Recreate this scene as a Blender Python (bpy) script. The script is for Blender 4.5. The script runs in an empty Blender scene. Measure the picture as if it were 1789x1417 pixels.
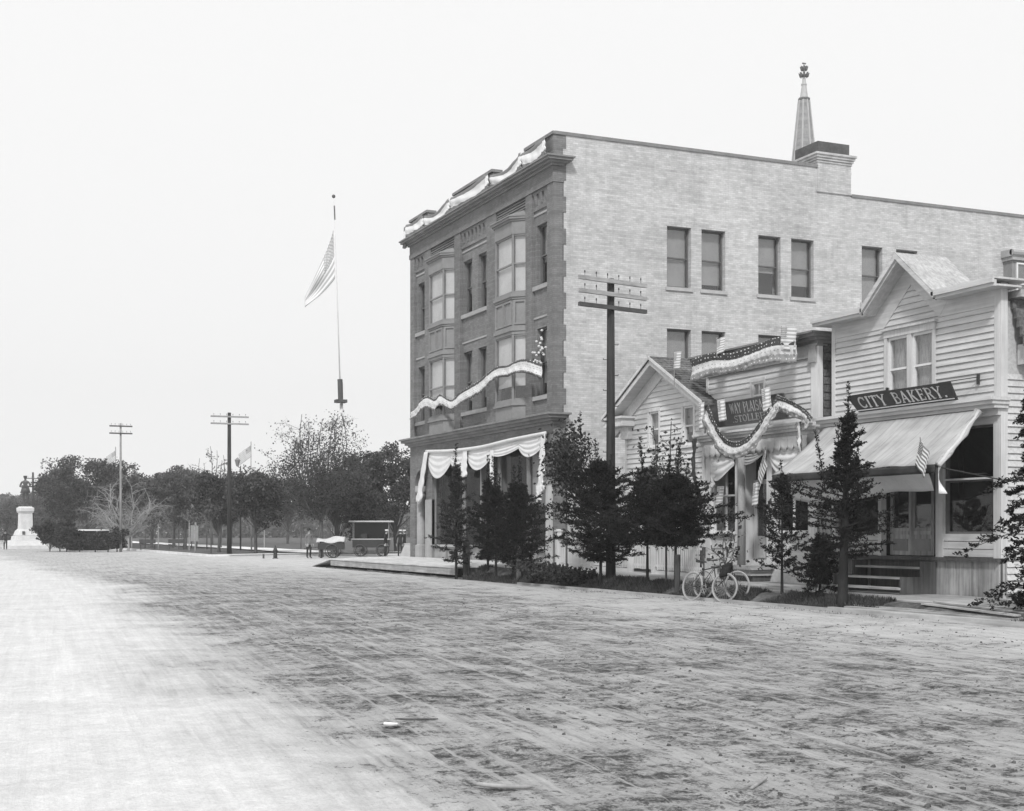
import bpy, bmesh, math, random
import numpy as np
from mathutils import Vector, Matrix, noise as mnoise

scene = bpy.context.scene
R = math.radians
# ------------------------------------------------------------------ camera
HEAD = math.atan(1046.5 / 2400.0)          # camera heading, east of the street axis (+Y)
cam_d = bpy.data.cameras.new('camera')
cam = bpy.data.objects.new('camera', cam_d)
scene.collection.objects.link(cam)
cam.location = (0, 0, 1.65)
cam.rotation_euler = (R(90), 0, -HEAD)
cam_d.sensor_fit = 'HORIZONTAL'
cam_d.sensor_width = 36.0
cam_d.lens = 36.0 * 2400.0 / 1789.0
cam_d.shift_y = (930 - 708.5) / 1789.0
cam_d.clip_end = 6000
scene.camera = cam
# ------------------------------------------------------------------ sky, sun, exposure
SUN_AZ = R(-148)      # compass angle (from +Y towards +X) the light comes from: behind the camera, to the left
SUN_EL = R(43)
world = bpy.data.worlds.new('World'); scene.world = world; world.use_nodes = True
nt = world.node_tree; nt.nodes.clear()
sky = nt.nodes.new('ShaderNodeTexSky'); sky.sky_type = 'NISHITA'; sky.sun_disc = False
sky.sun_elevation = SUN_EL; sky.sun_rotation = SUN_AZ; sky.dust_density = 6.0; sky.air_density = 1.0
bw = nt.nodes.new('ShaderNodeRGBToBW')
mn = nt.nodes.new('ShaderNodeMath'); mn.operation = 'MINIMUM'; mn.inputs[1].default_value = 8.4   # even white overcast
mx = nt.nodes.new('ShaderNodeMath'); mx.operation = 'MAXIMUM'; mx.inputs[1].default_value = 8.15
bg = nt.nodes.new('ShaderNodeBackground'); bg.inputs[1].default_value = 0.1
wo = nt.nodes.new('ShaderNodeOutputWorld')
nt.links.new(sky.outputs[0], bw.inputs[0]); nt.links.new(bw.outputs[0], mn.inputs[0])
nt.links.new(mn.outputs[0], mx.inputs[0]); nt.links.new(mx.outputs[0], bg.inputs[0]); nt.links.new(bg.outputs[0], wo.inputs[0])
sun_d = bpy.data.lights.new('sun', 'SUN'); sun_d.energy = 2.5; sun_d.angle = R(6); sun_d.color = (1, 1, 1)
sun = bpy.data.objects.new('sun', sun_d); scene.collection.objects.link(sun)
_dir = Vector((math.sin(SUN_AZ) * math.cos(SUN_EL), math.cos(SUN_AZ) * math.cos(SUN_EL), math.sin(SUN_EL)))
sun.rotation_euler = _dir.to_track_quat('Z', 'Y').to_euler(); sun.location = (-20, -20, 40)
vs = scene.view_settings
vs.view_transform = 'Standard'; vs.look = 'None'; vs.gamma = 1.0; vs.use_curve_mapping = False; vs.exposure = 0.25
scene.cycles.max_bounces = 6; scene.cycles.diffuse_bounces = 3; scene.cycles.glossy_bounces = 2
scene.cycles.transparent_max_bounces = 12; scene.cycles.transmission_bounces = 2
scene.cycles.use_denoising = True
scene.cycles.denoising_prefilter = 'ACCURATE'

# ------------------------------------------------------------------ helpers
COL = scene.collection
ORG = {}
def tag(o, label=None, cat=None, group=None, kind=None):
    if label: o['label'] = label
    if cat: o['category'] = cat
    if group: o['group'] = group
    if kind: o['kind'] = kind
    return o
def thing(name, label, cat, loc, group=None, local=False, rz=0):
    o = bpy.data.objects.new(name, None); COL.objects.link(o)
    o.location = loc; o.rotation_euler = (0, 0, rz); o.empty_display_size = .3
    ORG[o.name] = (0, 0, 0) if local else tuple(loc)
    return tag(o, label, cat, group)
def link_mesh(name, me, mat, parent=None, org=None):
    o = bpy.data.objects.new(name, me); COL.objects.link(o)
    if mat is not None:
        for m in (mat if isinstance(mat, (list, tuple)) else [mat]): me.materials.append(m)
    if parent is not None: o.parent = parent; ORG[o.name] = ORG[parent.name]
    else:
        ORG[o.name] = org or (0, 0, 0)
        if org: o.location = org
    return o
class MB:
    """collects boxes, tubes and sheets and links them as ONE mesh object"""
    def __init__(s): s.v = []; s.f = []; s.mi = []; s.uv = None; s.m = 0
    def add(s, vs, fs):
        b = len(s.v); s.v += [tuple(p) for p in vs]
        for f in fs: s.f.append(tuple(b + i for i in f)); s.mi.append(s.m)
        return s
    def box(s, x0, x1, y0, y1, z0, z1):
        return s.add([(x0,y0,z0),(x1,y0,z0),(x1,y1,z0),(x0,y1,z0),(x0,y0,z1),(x1,y0,z1),(x1,y1,z1),(x0,y1,z1)],
                     [(0,3,2,1),(4,5,6,7),(0,1,5,4),(1,2,6,5),(2,3,7,6),(3,0,4,7)])
    def hexa(s, p): return s.add(p, [(0,3,2,1),(4,5,6,7),(0,1,5,4),(1,2,6,5),(2,3,7,6),(3,0,4,7)])
    def bar(s, a, b, w, h, up=(0,0,1)):
        a = Vector(a); b = Vector(b); d = (b - a).normalized(); u = Vector(up)
        if abs(d.dot(u)) > .98: u = Vector((1,0,0))
        r = d.cross(u).normalized() * (w/2); u = r.cross(d).normalized() * (h/2)
        return s.hexa([a-r-u, a+r-u, b+r-u, b-r-u, a-r+u, a+r+u, b+r+u, b-r+u])
    def tube(s, pts, rad, n=6, cap=True):
        pts = [Vector(p) for p in pts]
        if not isinstance(rad, (list, tuple)): rad = [rad]*len(pts)
        b = len(s.v); prev = None
        for i, p in enumerate(pts):
            d = (pts[min(i+1, len(pts)-1)] - pts[max(i-1, 0)])
            if d.length < 1e-9: d = Vector((0,0,1))
            d.normalize()
            if prev is None:
                r = d.orthogonal().normalized()
            else:
                r = prev - d*prev.dot(d); r = r.normalized() if r.length > 1e-6 else d.orthogonal().normalized()
            prev = r; q = d.cross(r)
            for k in range(n):
                a = 2*math.pi*k/n; s.v.append(tuple(p + (r*math.cos(a) + q*math.sin(a))*rad[i]))
        for i in range(len(pts)-1):
            for k in range(n):
                s.f.append((b+i*n+k, b+i*n+(k+1)%n, b+(i+1)*n+(k+1)%n, b+(i+1)*n+k)); s.mi.append(s.m)
        if cap:
            s.f.append(tuple(b+k for k in range(n))[::-1]); s.mi.append(s.m)
            s.f.append(tuple(b+(len(pts)-1)*n+k for k in range(n))); s.mi.append(s.m)
        return s
    def lathe(s, c, prof, n=16, sq=False):
        b = len(s.v); off = math.pi/n if sq else 0
        for r, z in prof:
            for k in range(n):
                a = 2*math.pi*k/n + off; s.v.append((c[0]+r*math.cos(a), c[1]+r*math.sin(a), c[2]+z))
        for i in range(len(prof)-1):
            for k in range(n):
                s.f.append((b+i*n+k, b+i*n+(k+1)%n, b+(i+1)*n+(k+1)%n, b+(i+1)*n+k)); s.mi.append(s.m)
        s.f.append(tuple(b+k for k in range(n))[::-1]); s.mi.append(s.m)
        s.f.append(tuple(b+(len(prof)-1)*n+k for k in range(n))); s.mi.append(s.m)
        return s
    def torus(s, c, ax, R_, r, n=28, m=6):
        c = Vector(c); ax = Vector(ax).normalized(); e = ax.orthogonal().normalized(); f = ax.cross(e); b = len(s.v)
        for i in range(n):
            a = 2*math.pi*i/n; d = e*math.cos(a) + f*math.sin(a)
            for k in range(m):
                t = 2*math.pi*k/m; s.v.append(tuple(c + d*(R_ + r*math.cos(t)) + ax*(r*math.sin(t))))
        for i in range(n):
            for k in range(m):
                s.f.append((b+i*m+k, b+((i+1)%n)*m+k, b+((i+1)%n)*m+(k+1)%m, b+i*m+(k+1)%m)); s.mi.append(s.m)
        return s
    def grid(s, fn, nu, nv):
        """fn(u,v)->point, u,v in 0..1, stores uv"""
        if s.uv is None: s.uv = {}
        b = len(s.v)
        for j in range(nv+1):
            for i in range(nu+1):
                u, v = i/nu, j/nv; s.uv[len(s.v)] = (u, v); s.v.append(tuple(fn(u, v)))
        for j in range(nv):
            for i in range(nu):
                s.f.append((b+j*(nu+1)+i, b+j*(nu+1)+i+1, b+(j+1)*(nu+1)+i+1, b+(j+1)*(nu+1)+i)); s.mi.append(s.m)
        return s
    def build(s, name, mat, parent=None, org=None, smooth=False, solid=0, bevel=0):
        o_ = ORG[parent.name] if parent is not None else (org or (0,0,0))
        me = bpy.data.meshes.new(name)
        me.from_pydata([(x-o_[0], y-o_[1], z-o_[2]) for x, y, z in s.v], [], s.f)
        if s.uv:
            ul = me.uv_layers.new(name='UVMap')
            for l in me.loops: ul.data[l.index].uv = s.uv.get(l.vertex_index, (0,0))
        o = link_mesh(name, me, mat, parent, org)
        if isinstance(mat, (list, tuple)): me.polygons.foreach_set('material_index', s.mi)
        if smooth: me.polygons.foreach_set('use_smooth', [True]*len(me.polygons))
        if solid:
            m = o.modifiers.new('t', 'SOLIDIFY'); m.thickness = solid; m.offset = 0
        if bevel:
            m = o.modifiers.new('b', 'BEVEL'); m.width = bevel; m.segments = 1
        me.update()
        return o
def np_mesh(name, verts, quads, mat, parent=None, org=None, smooth=False):
    o_ = np.array(ORG[parent.name] if parent is not None else (org or (0,0,0)), dtype=np.float32)
    verts = (np.asarray(verts, np.float32) - o_).astype(np.float32); quads = np.asarray(quads, np.int32); k = quads.shape[1]
    me = bpy.data.meshes.new(name)
    me.vertices.add(len(verts)); me.vertices.foreach_set('co', verts.ravel())
    me.loops.add(quads.size); me.loops.foreach_set('vertex_index', quads.ravel())
    me.polygons.add(len(quads)); me.polygons.foreach_set('loop_start', np.arange(0, quads.size, k, dtype=np.int32))
    me.polygons.foreach_set('loop_total', np.full(len(quads), k, np.int32))
    if smooth: me.polygons.foreach_set('use_smooth', np.ones(len(quads), bool))
    me.update(calc_edges=True); me.validate()
    return link_mesh(name, me, mat, parent, org)
def FR(X0):   return lambda u, z, d: (X0 + d, u, z)       # front facing the street: u runs along Y, d goes in
def SD(Y0):   return lambda u, z, d: (u, Y0 + d, z)       # side facing down the street: u runs along X
def pbox(mb, fr, u0, u1, z0, z1, d0, d1):
    a = fr(u0, z0, d0); b = fr(u1, z1, d1)
    return mb.box(min(a[0],b[0]), max(a[0],b[0]), min(a[1],b[1]), max(a[1],b[1]), min(a[2],b[2]), max(a[2],b[2]))
def holes_wall(mb, fr, u0, u1, z0, z1, holes, rev=.2, d=0.0):
    us = sorted({u0, u1, *[h[0] for h in holes], *[h[1] for h in holes]}); zs = sorted({z0, z1, *[h[2] for h in holes], *[h[3] for h in holes]})
    us = [u for u in us if u0-1e-6 <= u <= u1+1e-6]; zs = [z for z in zs if z0-1e-6 <= z <= z1+1e-6]
    for a, b in zip(us, us[1:]):
        for c, e in zip(zs, zs[1:]):
            m = ((a+b)/2, (c+e)/2)
            if any(h[0] < m[0] < h[1] and h[2] < m[1] < h[3] for h in holes): continue
            mb.add([fr(a,c,d), fr(b,c,d), fr(b,e,d), fr(a,e,d)], [(0,1,2,3)])
    for a, b, c, e in holes:
        q = [(a,c),(b,c),(b,e),(a,e)]
        for i in range(4):
            p, r = q[i], q[(i+1)%4]
            mb.add([fr(p[0],p[1],d), fr(r[0],r[1],d), fr(r[0],r[1],d+rev), fr(p[0],p[1],d+rev)], [(0,1,2,3)])
    return mb

# ------------------------------------------------------------------ materials (a black-and-white plate: greys only)
def g3(v): return (v, v, v, 1)
class NT:
    def __init__(s, name):
        s.m = bpy.data.materials.new(name); s.m.use_nodes = True; s.t = s.m.node_tree; s.b = s.t.nodes['Principled BSDF']
    def n(s, typ, **k):
        n = s.t.nodes.new(typ)
        for a, b in k.items(): setattr(n, a, b)
        return n
    def l(s, a, b): s.t.links.new(a, b)
    def math(s, op, a, b=None, clamp=False):
        n = s.n('ShaderNodeMath', operation=op, use_clamp=clamp)
        for i, x in enumerate((a, b)):
            if x is None: continue
            if isinstance(x, (int, float)): n.inputs[i].default_value = x
            else: s.l(x, n.inputs[i])
        return n.outputs[0]
    def noise(s, vec, scale, detail=3, rough=.55, dist=0):
        n = s.n('ShaderNodeTexNoise'); n.inputs['Scale'].default_value = scale; n.inputs['Detail'].default_value = detail
        n.inputs['Roughness'].default_value = rough; n.inputs['Distortion'].default_value = dist
        if vec is not None: s.l(vec, n.inputs['Vector'])
        return n.outputs['Fac']
    def mapr(s, x, a, b, c, d, smooth=True):
        n = s.n('ShaderNodeMapRange'); n.interpolation_type = 'SMOOTHSTEP' if smooth else 'LINEAR'
        s.l(x, n.inputs[0])
        for i, v in enumerate((a, b, c, d)): n.inputs[1+i].default_value = v
        return n.outputs[0]
    def mixv(s, f, a, b):
        n = s.n('ShaderNodeMix', data_type='FLOAT')
        for i, x in ((0, f), (2, a), (3, b)):
            if isinstance(x, (int, float)): n.inputs[i].default_value = x
            else: s.l(x, n.inputs[i])
        return n.outputs[0]
    def pos(s): return s.n('ShaderNodeNewGeometry').outputs['Position']
    def obj(s): return s.n('ShaderNodeTexCoord').outputs['Object']
    def xyz(s, v):
        n = s.n('ShaderNodeSeparateXYZ'); s.l(v, n.inputs[0]); return n.outputs
    def comb(s, x, y, z):
        n = s.n('ShaderNodeCombineXYZ')
        for i, q in enumerate((x, y, z)):
            if isinstance(q, (int, float)): n.inputs[i].default_value = q
            else: s.l(q, n.inputs[i])
        return n.outputs[0]
    def col(s, v): s.l(v, s.b.inputs['Base Color'])
    def bump(s, h, strength, dist):
        n = s.n('ShaderNodeBump'); n.inputs['Strength'].default_value = strength; n.inputs['Distance'].default_value = dist
        s.l(h, n.inputs['Height']); s.l(n.outputs[0], s.b.inputs['Normal'])
    def done(s, rough=.85, spec=.25):
        s.b.inputs['Roughness'].default_value = rough; s.b.inputs['Specular IOR Level'].default_value = spec; return s.m
def plain(name, v, var=.12, scale=4.0, rough=.8, spec=.25, bump=.0, stretch=(1,1,1), rnd=0.0):
    t = NT(name); mp = t.n('ShaderNodeMapping'); t.l(t.pos(), mp.inputs[0]); mp.inputs['Scale'].default_value = stretch
    a = t.noise(mp.outputs[0], scale, 4, .6); b = t.noise(mp.outputs[0], scale*7, 3, .6)
    f = t.math('ADD', t.math('MULTIPLY', a, .65), t.math('MULTIPLY', b, .35))
    c = t.mapr(f, .3, .7, v*(1-var), min(1, v*(1+var)))
    if rnd:
        oi = t.n('ShaderNodeObjectInfo'); c = t.math('MULTIPLY', c, t.mapr(oi.outputs['Random'], 0, 1, 1-rnd, 1+rnd*.6, False))
    t.col(c)
    if bump: t.bump(f, bump, .01)
    return t.done(rough, spec)
def brick_mat(name, c1, c2, mortar, stain=.2, bw_=.215, bh=.072):
    t = NT(name); p = t.xyz(t.pos()); u = t.math('ADD', p[0], p[1]); vec = t.comb(u, p[2], 0)
    br = t.n('ShaderNodeTexBrick'); t.l(vec, br.inputs['Vector']); br.inputs['Scale'].default_value = 1
    br.inputs['Color1'].default_value = g3(c1); br.inputs['Color2'].default_value = g3(c2); br.inputs['Mortar'].default_value = g3(mortar)
    br.inputs['Brick Width'].default_value = bw_; br.inputs['Row Height'].default_value = bh; br.inputs['Mortar Size'].default_value = .008
    br.inputs['Mortar Smooth'].default_value = .3; br.inputs['Bias'].default_value = -.1
    big = t.noise(vec, .35, 5, .6); fine = t.noise(vec, 3.0, 4, .65)
    row = t.noise(t.comb(t.math('MULTIPLY', u, .9), t.math('MULTIPLY', t.math('FLOOR', t.math('DIVIDE', p[2], bh)), 1.37), 3.3), 1.0, 4, .7)
    run = t.noise(t.comb(t.math('MULTIPLY', u, 2.2), t.math('MULTIPLY', p[2], .22), 7.7), 1.0, 5, .65)
    f = t.math('MULTIPLY', t.mapr(big, .3, .7, 1-stain, 1+stain*.4), t.mapr(fine, .3, .75, 1.06, .86))
    f = t.math('MULTIPLY', f, t.mapr(row, .34, .62, .87, 1.04)); f = t.math('MULTIPLY', f, t.mapr(run, .5, .78, 1.02, .84))
    rgb = t.n('ShaderNodeRGBToBW'); t.l(br.outputs['Color'], rgb.inputs[0])
    t.col(t.math('MULTIPLY', rgb.outputs[0], f)); t.bump(t.math('SUBTRACT', fine, br.outputs['Fac']), .5, .008)
    return t.done(.9, .15)
def wood_mat(name, v, var=.15, axis=2, rnd=.1, rough=.7, worn=.0):
    t = NT(name); mp = t.n('ShaderNodeMapping'); t.l(t.pos(), mp.inputs[0])
    sc = [14, 14, 14]; sc[axis] = .8; mp.inputs['Scale'].default_value = sc
    gr = t.noise(mp.outputs[0], 1.0, 4, .6); big = t.noise(t.pos(), 1.3, 4, .6)
    c = t.math('MULTIPLY', t.mapr(gr, .3, .7, v*(1-var), v*(1+var*.5)), t.mapr(big, .3, .7, 1-var*.7-worn, 1.05))
    oi = t.n('ShaderNodeObjectInfo'); c = t.math('MULTIPLY', c, t.mapr(oi.outputs['Random'], 0, 1, 1-rnd, 1+rnd*.5, False))
    t.col(c); t.bump(gr, .25, .006); return t.done(rough, .2)
def leaf_mat(name, v, var=.5, rough=.6, trans=.25):
    t = NT(name); ge = t.n('ShaderNodeNewGeometry')
    c = t.mapr(ge.outputs['Random Per Island'], 0, 1, v*(1-var), v*(1+var), False); t.col(c)
    t.done(max(rough, .75), .08)
    tr = t.n('ShaderNodeBsdfTranslucent'); t.l(c, tr.inputs['Color']); mx_ = t.n('ShaderNodeMixShader'); mx_.inputs[0].default_value = trans
    out = t.t.nodes['Material Output']; t.l(t.b.outputs[0], mx_.inputs[1]); t.l(tr.outputs[0], mx_.inputs[2]); t.l(mx_.outputs[0], out.inputs[0])
    return t.m
def glass_mat(name, refl=.14):
    t = NT(name); t.t.nodes.remove(t.b); out = t.t.nodes['Material Output']
    tr = t.n('ShaderNodeBsdfTransparent'); tr.inputs[0].default_value = g3(.8)
    gl = t.n('ShaderNodeBsdfGlossy'); gl.inputs['Color'].default_value = g3(.9); gl.inputs['Roughness'].default_value = .03
    bp = t.n('ShaderNodeBump'); bp.inputs['Strength'].default_value = .06; bp.inputs['Distance'].default_value = .02
    t.l(t.noise(t.pos(), 2.0, 2), bp.inputs['Height']); t.l(bp.outputs[0], gl.inputs['Normal'])
    mx_ = t.n('ShaderNodeMixShader'); mx_.inputs[0].default_value = refl
    t.l(tr.outputs[0], mx_.inputs[1]); t.l(gl.outputs[0], mx_.inputs[2]); t.l(mx_.outputs[0], out.inputs[0]); return t.m
def flag_mat(name, dark=.1, red=.2, white=.75):
    t = NT(name); uv = t.n('ShaderNodeTexCoord').outputs['UV']; p = t.xyz(uv)
    st = t.math('LESS_THAN', t.math('FRACT', t.math('MULTIPLY', p[1], 6.5)), .5)
    stripes = t.mixv(st, white, red)
    vo = t.n('ShaderNodeTexVoronoi'); mp = t.n('ShaderNodeMapping'); mp.inputs['Scale'].default_value = (20, 13, 1); t.l(uv, mp.inputs[0]); t.l(mp.outputs[0], vo.inputs['Vector'])
    vo.inputs['Scale'].default_value = 1; vo.inputs['Randomness'].default_value = .15
    star = t.math('LESS_THAN', vo.outputs['Distance'], .28); can = t.mixv(star, dark, white)
    inc = t.math('MULTIPLY', t.math('LESS_THAN', p[0], .42), t.math('LESS_THAN', p[1], .54))
    t.col(t.mixv(inc, stripes, can)); return t.done(.85, .1)
def bunting_mat(name, reps=40, dark=.06, white=.8, mid=.28, stars=True, bands=(.34, .68)):
    t = NT(name); uv = t.n('ShaderNodeTexCoord').outputs['UV']; p = t.xyz(uv)
    f = t.mixv(t.math('GREATER_THAN', p[1], bands[0]), dark, white); f = t.mixv(t.math('GREATER_THAN', p[1], bands[1]), f, mid)
    if stars:
        mp = t.n('ShaderNodeMapping'); mp.inputs['Scale'].default_value = (reps, 6, 1); t.l(uv, mp.inputs[0])
        vo = t.n('ShaderNodeTexVoronoi'); t.l(mp.outputs[0], vo.inputs['Vector']); vo.inputs['Scale'].default_value = 1; vo.inputs['Randomness'].default_value = .2
        star = t.math('LESS_THAN', vo.outputs['Distance'], .2)
        inv = t.mixv(t.math('LESS_THAN', p[1], bands[0]), .3, white)
        inv = t.mixv(t.math('GREATER_THAN', p[1], bands[1]), inv, .65)
        f = t.mixv(star, f, inv)
    t.col(f); return t.done(.85, .1)
def road_mat():
    t = NT('dirt_road'); P = t.pos(); p = t.xyz(P)
    warp = t.noise(P, .09, 3, .5); w2 = t.noise(P, .5, 4, .62)
    xs = t.math('ADD', p[0], t.math('MULTIPLY', t.math('SUBTRACT', warp, .5), 4.0)); xs = t.math('ADD', xs, t.math('MULTIPLY', t.math('SUBTRACT', w2, .5), 2.6))
    xs = t.math('SUBTRACT', xs, t.mapr(p[1], 8, 45, 0, 2.8))
    band = t.mapr(xs, 1.5, 4.0, 0, 1)                                   # dry pale crown on the left, damp trampled earth to the right
    band = t.math('MULTIPLY', band, t.mapr(xs, 9.5, 15.5, 1, .62))
    band = t.math('MULTIPLY', band, t.mapr(p[1], 32, 70, 1, .62))
    rot = t.n('ShaderNodeMapping'); rot.inputs['Rotation'].default_value = (0, 0, R(5)); t.l(P, rot.inputs[0]); q = t.xyz(rot.outputs[0])
    streak = t.noise(t.comb(q[0], t.math('MULTIPLY', q[1], .2), 0), 1.7, 6, .66, .5)
    lines = t.noise(t.comb(q[0], t.math('MULTIPLY', q[1], .03), 4), 8.0, 5, .62, .2)
    lines2 = t.noise(t.comb(q[0], t.math('MULTIPLY', q[1], .05), 9), 22.0, 3, .6, .1)
    patch = t.noise(P, .85, 8, .72, .35); clod = t.noise(P, 6.5, 6, .74, .3); grit = t.noise(P, 38, 4, .75)
    s = t.math('ADD', t.math('MULTIPLY', streak, .16), t.math('MULTIPLY', patch, .80))
    s = t.math('ADD', s, t.math('MULTIPLY', t.math('SUBTRACT', clod, .5), .85)); s = t.math('ADD', s, t.math('MULTIPLY', t.math('SUBTRACT', grit, .5), .7))
    s = t.math('SUBTRACT', s, t.mixv(band, .75, .462))
    damp = t.mapr(s, -.04, .13, 0, 1)
    wet = t.mapr(s, .10, .28, 0, 1)
    trk = t.mapr(lines, .55, .62, 0, 1); damp = t.math('MULTIPLY', damp, t.mixv(trk, 1.0, .3))
    light = t.math('MULTIPLY', t.mixv(band, t.mapr(lines, .35, .68, .95, 1.04), t.mapr(lines, .35, .68, .87, 1.10)), t.math('MULTIPLY', t.mapr(patch, .3, .7, 1.05, .88), t.mapr(clod, .3, .7, .9, 1.06)))
    light = t.math('MULTIPLY', light, t.mixv(band, 1.0, t.mapr(lines2, .35, .65, .9, 1.06)))
    light = t.math('MULTIPLY', light, t.mixv(band, .62, .35))
    rut = t.math('MULTIPLY', t.mapr(lines, .44, .36, 0, 1), band); light = t.math('MULTIPLY', light, t.mixv(rut, 1.0, .78))
    dk = t.mixv(wet, t.mapr(clod, .4, .7, .12, .06), .03)
    c = t.mixv(damp, light, dk)
    c = t.math('MULTIPLY', c, t.mapr(grit, .3, .7, .88, 1.08)); t.col(c)
    h = t.math('ADD', t.math('MULTIPLY', clod, .6), t.math('MULTIPLY', grit, .3)); h = t.math('ADD', h, t.math('MULTIPLY', lines, .5)); t.bump(h, .7, .04)
    return t.done(.95, .1)
def awning_mat():
    t = NT('awning_canvas'); p = t.xyz(t.pos()); a = t.noise(t.pos(), 1.2, 5, .65); b = t.noise(t.comb(t.math('MULTIPLY', p[1], 7), t.math('MULTIPLY', p[2], 1.2), 0), 1.0, 4, .6)
    seam = t.math('LESS_THAN', t.math('FRACT', t.math('DIVIDE', p[1], .46)), .06)
    c = t.math('MULTIPLY', t.mapr(a, .3, .7, .33, .46), t.mapr(b, .3, .7, .84, 1.06)); c = t.math('MULTIPLY', c, t.mixv(seam, 1.0, .8)); t.col(c); t.bump(b, .3, .02); return t.done(.9, .05)
M = {}
def mats():
    M['road'] = road_mat()
    M['soil'] = plain('verge_soil', .10, .6, 2.2, .95, .1, .6)
    M['lawn'] = plain('park_lawn', .10, .35, .9, .95, .1, .5)
    M['path'] = plain('pale_path', .68, .15, .8, .9, .1)
    M['far_ground'] = plain('far_dirt', .42, .3, .08, .95, .1)
    M['buff'] = brick_mat('buff_brick', .55, .44, .42, .14)
    M['red'] = brick_mat('red_brick', .215, .17, .16, .14)
    M['redtrim'] = plain('dark_stone_trim', .33, .15, 2.0, .85)
    M['cornice'] = plain('painted_metal_cornice', .2, .2, 1.5, .7)
    M['coping'] = plain('coping_stone', .2, .2, 2.0, .9)
    M['sill'] = plain('sill_stone', .40, .12, 3.0, .9)
    M['baywood'] = plain('painted_bay_wood', .22, .12, 2.0, .65)
    M['white'] = wood_mat('white_paint', .63, .1, 1, .05, .6)
    M['whitev'] = wood_mat('white_paint_upright', .65, .1, 2, .05, .6)
    M['whitex'] = wood_mat('white_paint_cross', .63, .12, 0, .05, .6)
    M['cream'] = wood_mat('cream_paint', .53, .16, 1, .06, .6)
    M['creamv'] = wood_mat('cream_paint_upright', .54, .12, 2, .06, .6)
    M['greyv'] = wood_mat('weathered_and_shaded_boards', .38, .3, 2, .18, .85, .1)
    M['plank'] = wood_mat('walk_planks', .42, .25, 1, .18, .9, .08)
    M['dustplank'] = wood_mat('dusty_planks', .62, .15, 1, .08, .95, .05); M['plankx'] = wood_mat('cross_planks', .40, .28, 0, .2, .9, .1)
    M['darkwood'] = wood_mat('dark_wood', .09, .3, 2, .1, .8)
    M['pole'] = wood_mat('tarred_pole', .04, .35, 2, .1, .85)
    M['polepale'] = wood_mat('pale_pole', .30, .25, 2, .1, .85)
    M['post'] = wood_mat('old_post', .09, .35, 2, .2, .9)
    M['arm'] = wood_mat('crossarm_wood', .34, .25, 0, .15, .85)
    M['armdark'] = wood_mat('crossarm_dark', .09, .25, 0, .1, .85)
    M['shingle'] = wood_mat('dark_shingle', .17, .45, 1, .3, .9)
    M['shinglel'] = wood_mat('pale_roof_boards', .45, .25, 1, .1, .9)
    M['glass'] = glass_mat('window_glass', .13); M['shopglass'] = glass_mat('shop_glass', .05)
    M['blind'] = plain('window_blind', .34, .1, 1.2, .9, .1); M['blindl'] = plain('pale_blind', .68, .1, 1.2, .9, .1)
    M['lace'] = plain('lace_curtain', .36, .35, 6, .95, .05, 0, (4, 4, .7))
    M['room'] = plain('room_shade_black', .025, .2, 1, .95, .05)  # near-black colour stands in for the shade of interiors and recesses
    M['sash'] = plain('dark_sash', .12, .15, 3, .6); M['sashw'] = plain('white_sash', .66, .08, 3, .55)
    M['cloth'] = plain('white_cloth', .66, .08, 2.5, .9, .05); M['clothg'] = plain('grey_cloth', .5, .12, 2.5, .9, .05)
    M['awning'] = awning_mat(); M['awningd'] = plain('awning_edge_shadow', .05, .2, 2, .9, .05)
    M['signboard'] = plain('sign_black', .035, .3, 3, .5, .4); M['signgrey'] = plain('sign_grey', .10, .2, 3, .6, .3)
    M['letter'] = plain('sign_letter', .66, .15, 12, .6); M['letterg'] = plain('sign_letter_grey', .36, .2, 12, .6); M['iron'] = plain('black_iron', .03, .2, 6, .5, .4)
    M['granite'] = plain('pale_granite', .60, .12, 2.0, .8); M['bronze'] = plain('dark_bronze', .06, .3, 5, .45, .5)
    M['bark'] = plain('bark', .09, .4, 6, .95, .1, .8, (1, 1, .3)); M['barkpale'] = plain('pale_bark', .30, .25, 5, .95, .1, .6, (1, 1, .3)); M['barkdark'] = plain('dark_bark', .028, .4, 6, .95, .1, .8, (1, 1, .3))
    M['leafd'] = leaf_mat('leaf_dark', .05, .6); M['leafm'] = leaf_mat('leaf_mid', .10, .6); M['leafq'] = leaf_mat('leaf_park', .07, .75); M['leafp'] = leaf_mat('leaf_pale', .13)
    M['needle'] = leaf_mat('needle_dark', .02, .7, .6, .15); M['grass'] = leaf_mat('grass_blade', .075, .6, .7, .3)
    M['tyre'] = plain('pale_rubber', .34, .12, 6, .8); M['black'] = plain('black_enamel', .02, .2, 6, .35, .5); M['steel'] = plain('nickel', .22, .15, 6, .35, .5)
    M['coat'] = plain('dark_coat', .03, .3, 8, .95, .05); M['shirt'] = plain('grey_shirt', .17, .2, 8, .95, .05); M['whitecap'] = plain('white_cap', .7, .1, 8, .9, .05); M['skin'] = plain('skin', .34, .06, 8, .6, .3); M['hair'] = plain('hair', .03, .2, 20, .8)
    M['flag'] = flag_mat('flag_print'); M['flagp'] = flag_mat('faded_flag_print', .3, .4, .72); M['flagpp'] = flag_mat('sun_bleached_flag_print', .38, .58, .8)
    M['bunt'] = bunting_mat('star_bunting', 34, .06, .6); M['buntlong'] = bunting_mat('long_star_bunting', 90, .07, .66, .14, True, (.2, .8)); M['buntplain'] = bunting_mat('plain_bunting', 10, .2, .66, .17, False, (.2, .74))
    M['slate'] = brick_mat('spire_slate', .30, .26, .2, .15, .3, .3); M['paper'] = plain('paper', .8, .05, 5, .9)
    M['farwall'] = plain('far_wall', .4, .1, 1, .9); M['cap_backing'] = plain('sooty_cap_and_backing', .09, .3, 3, .9)
mats()
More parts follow.
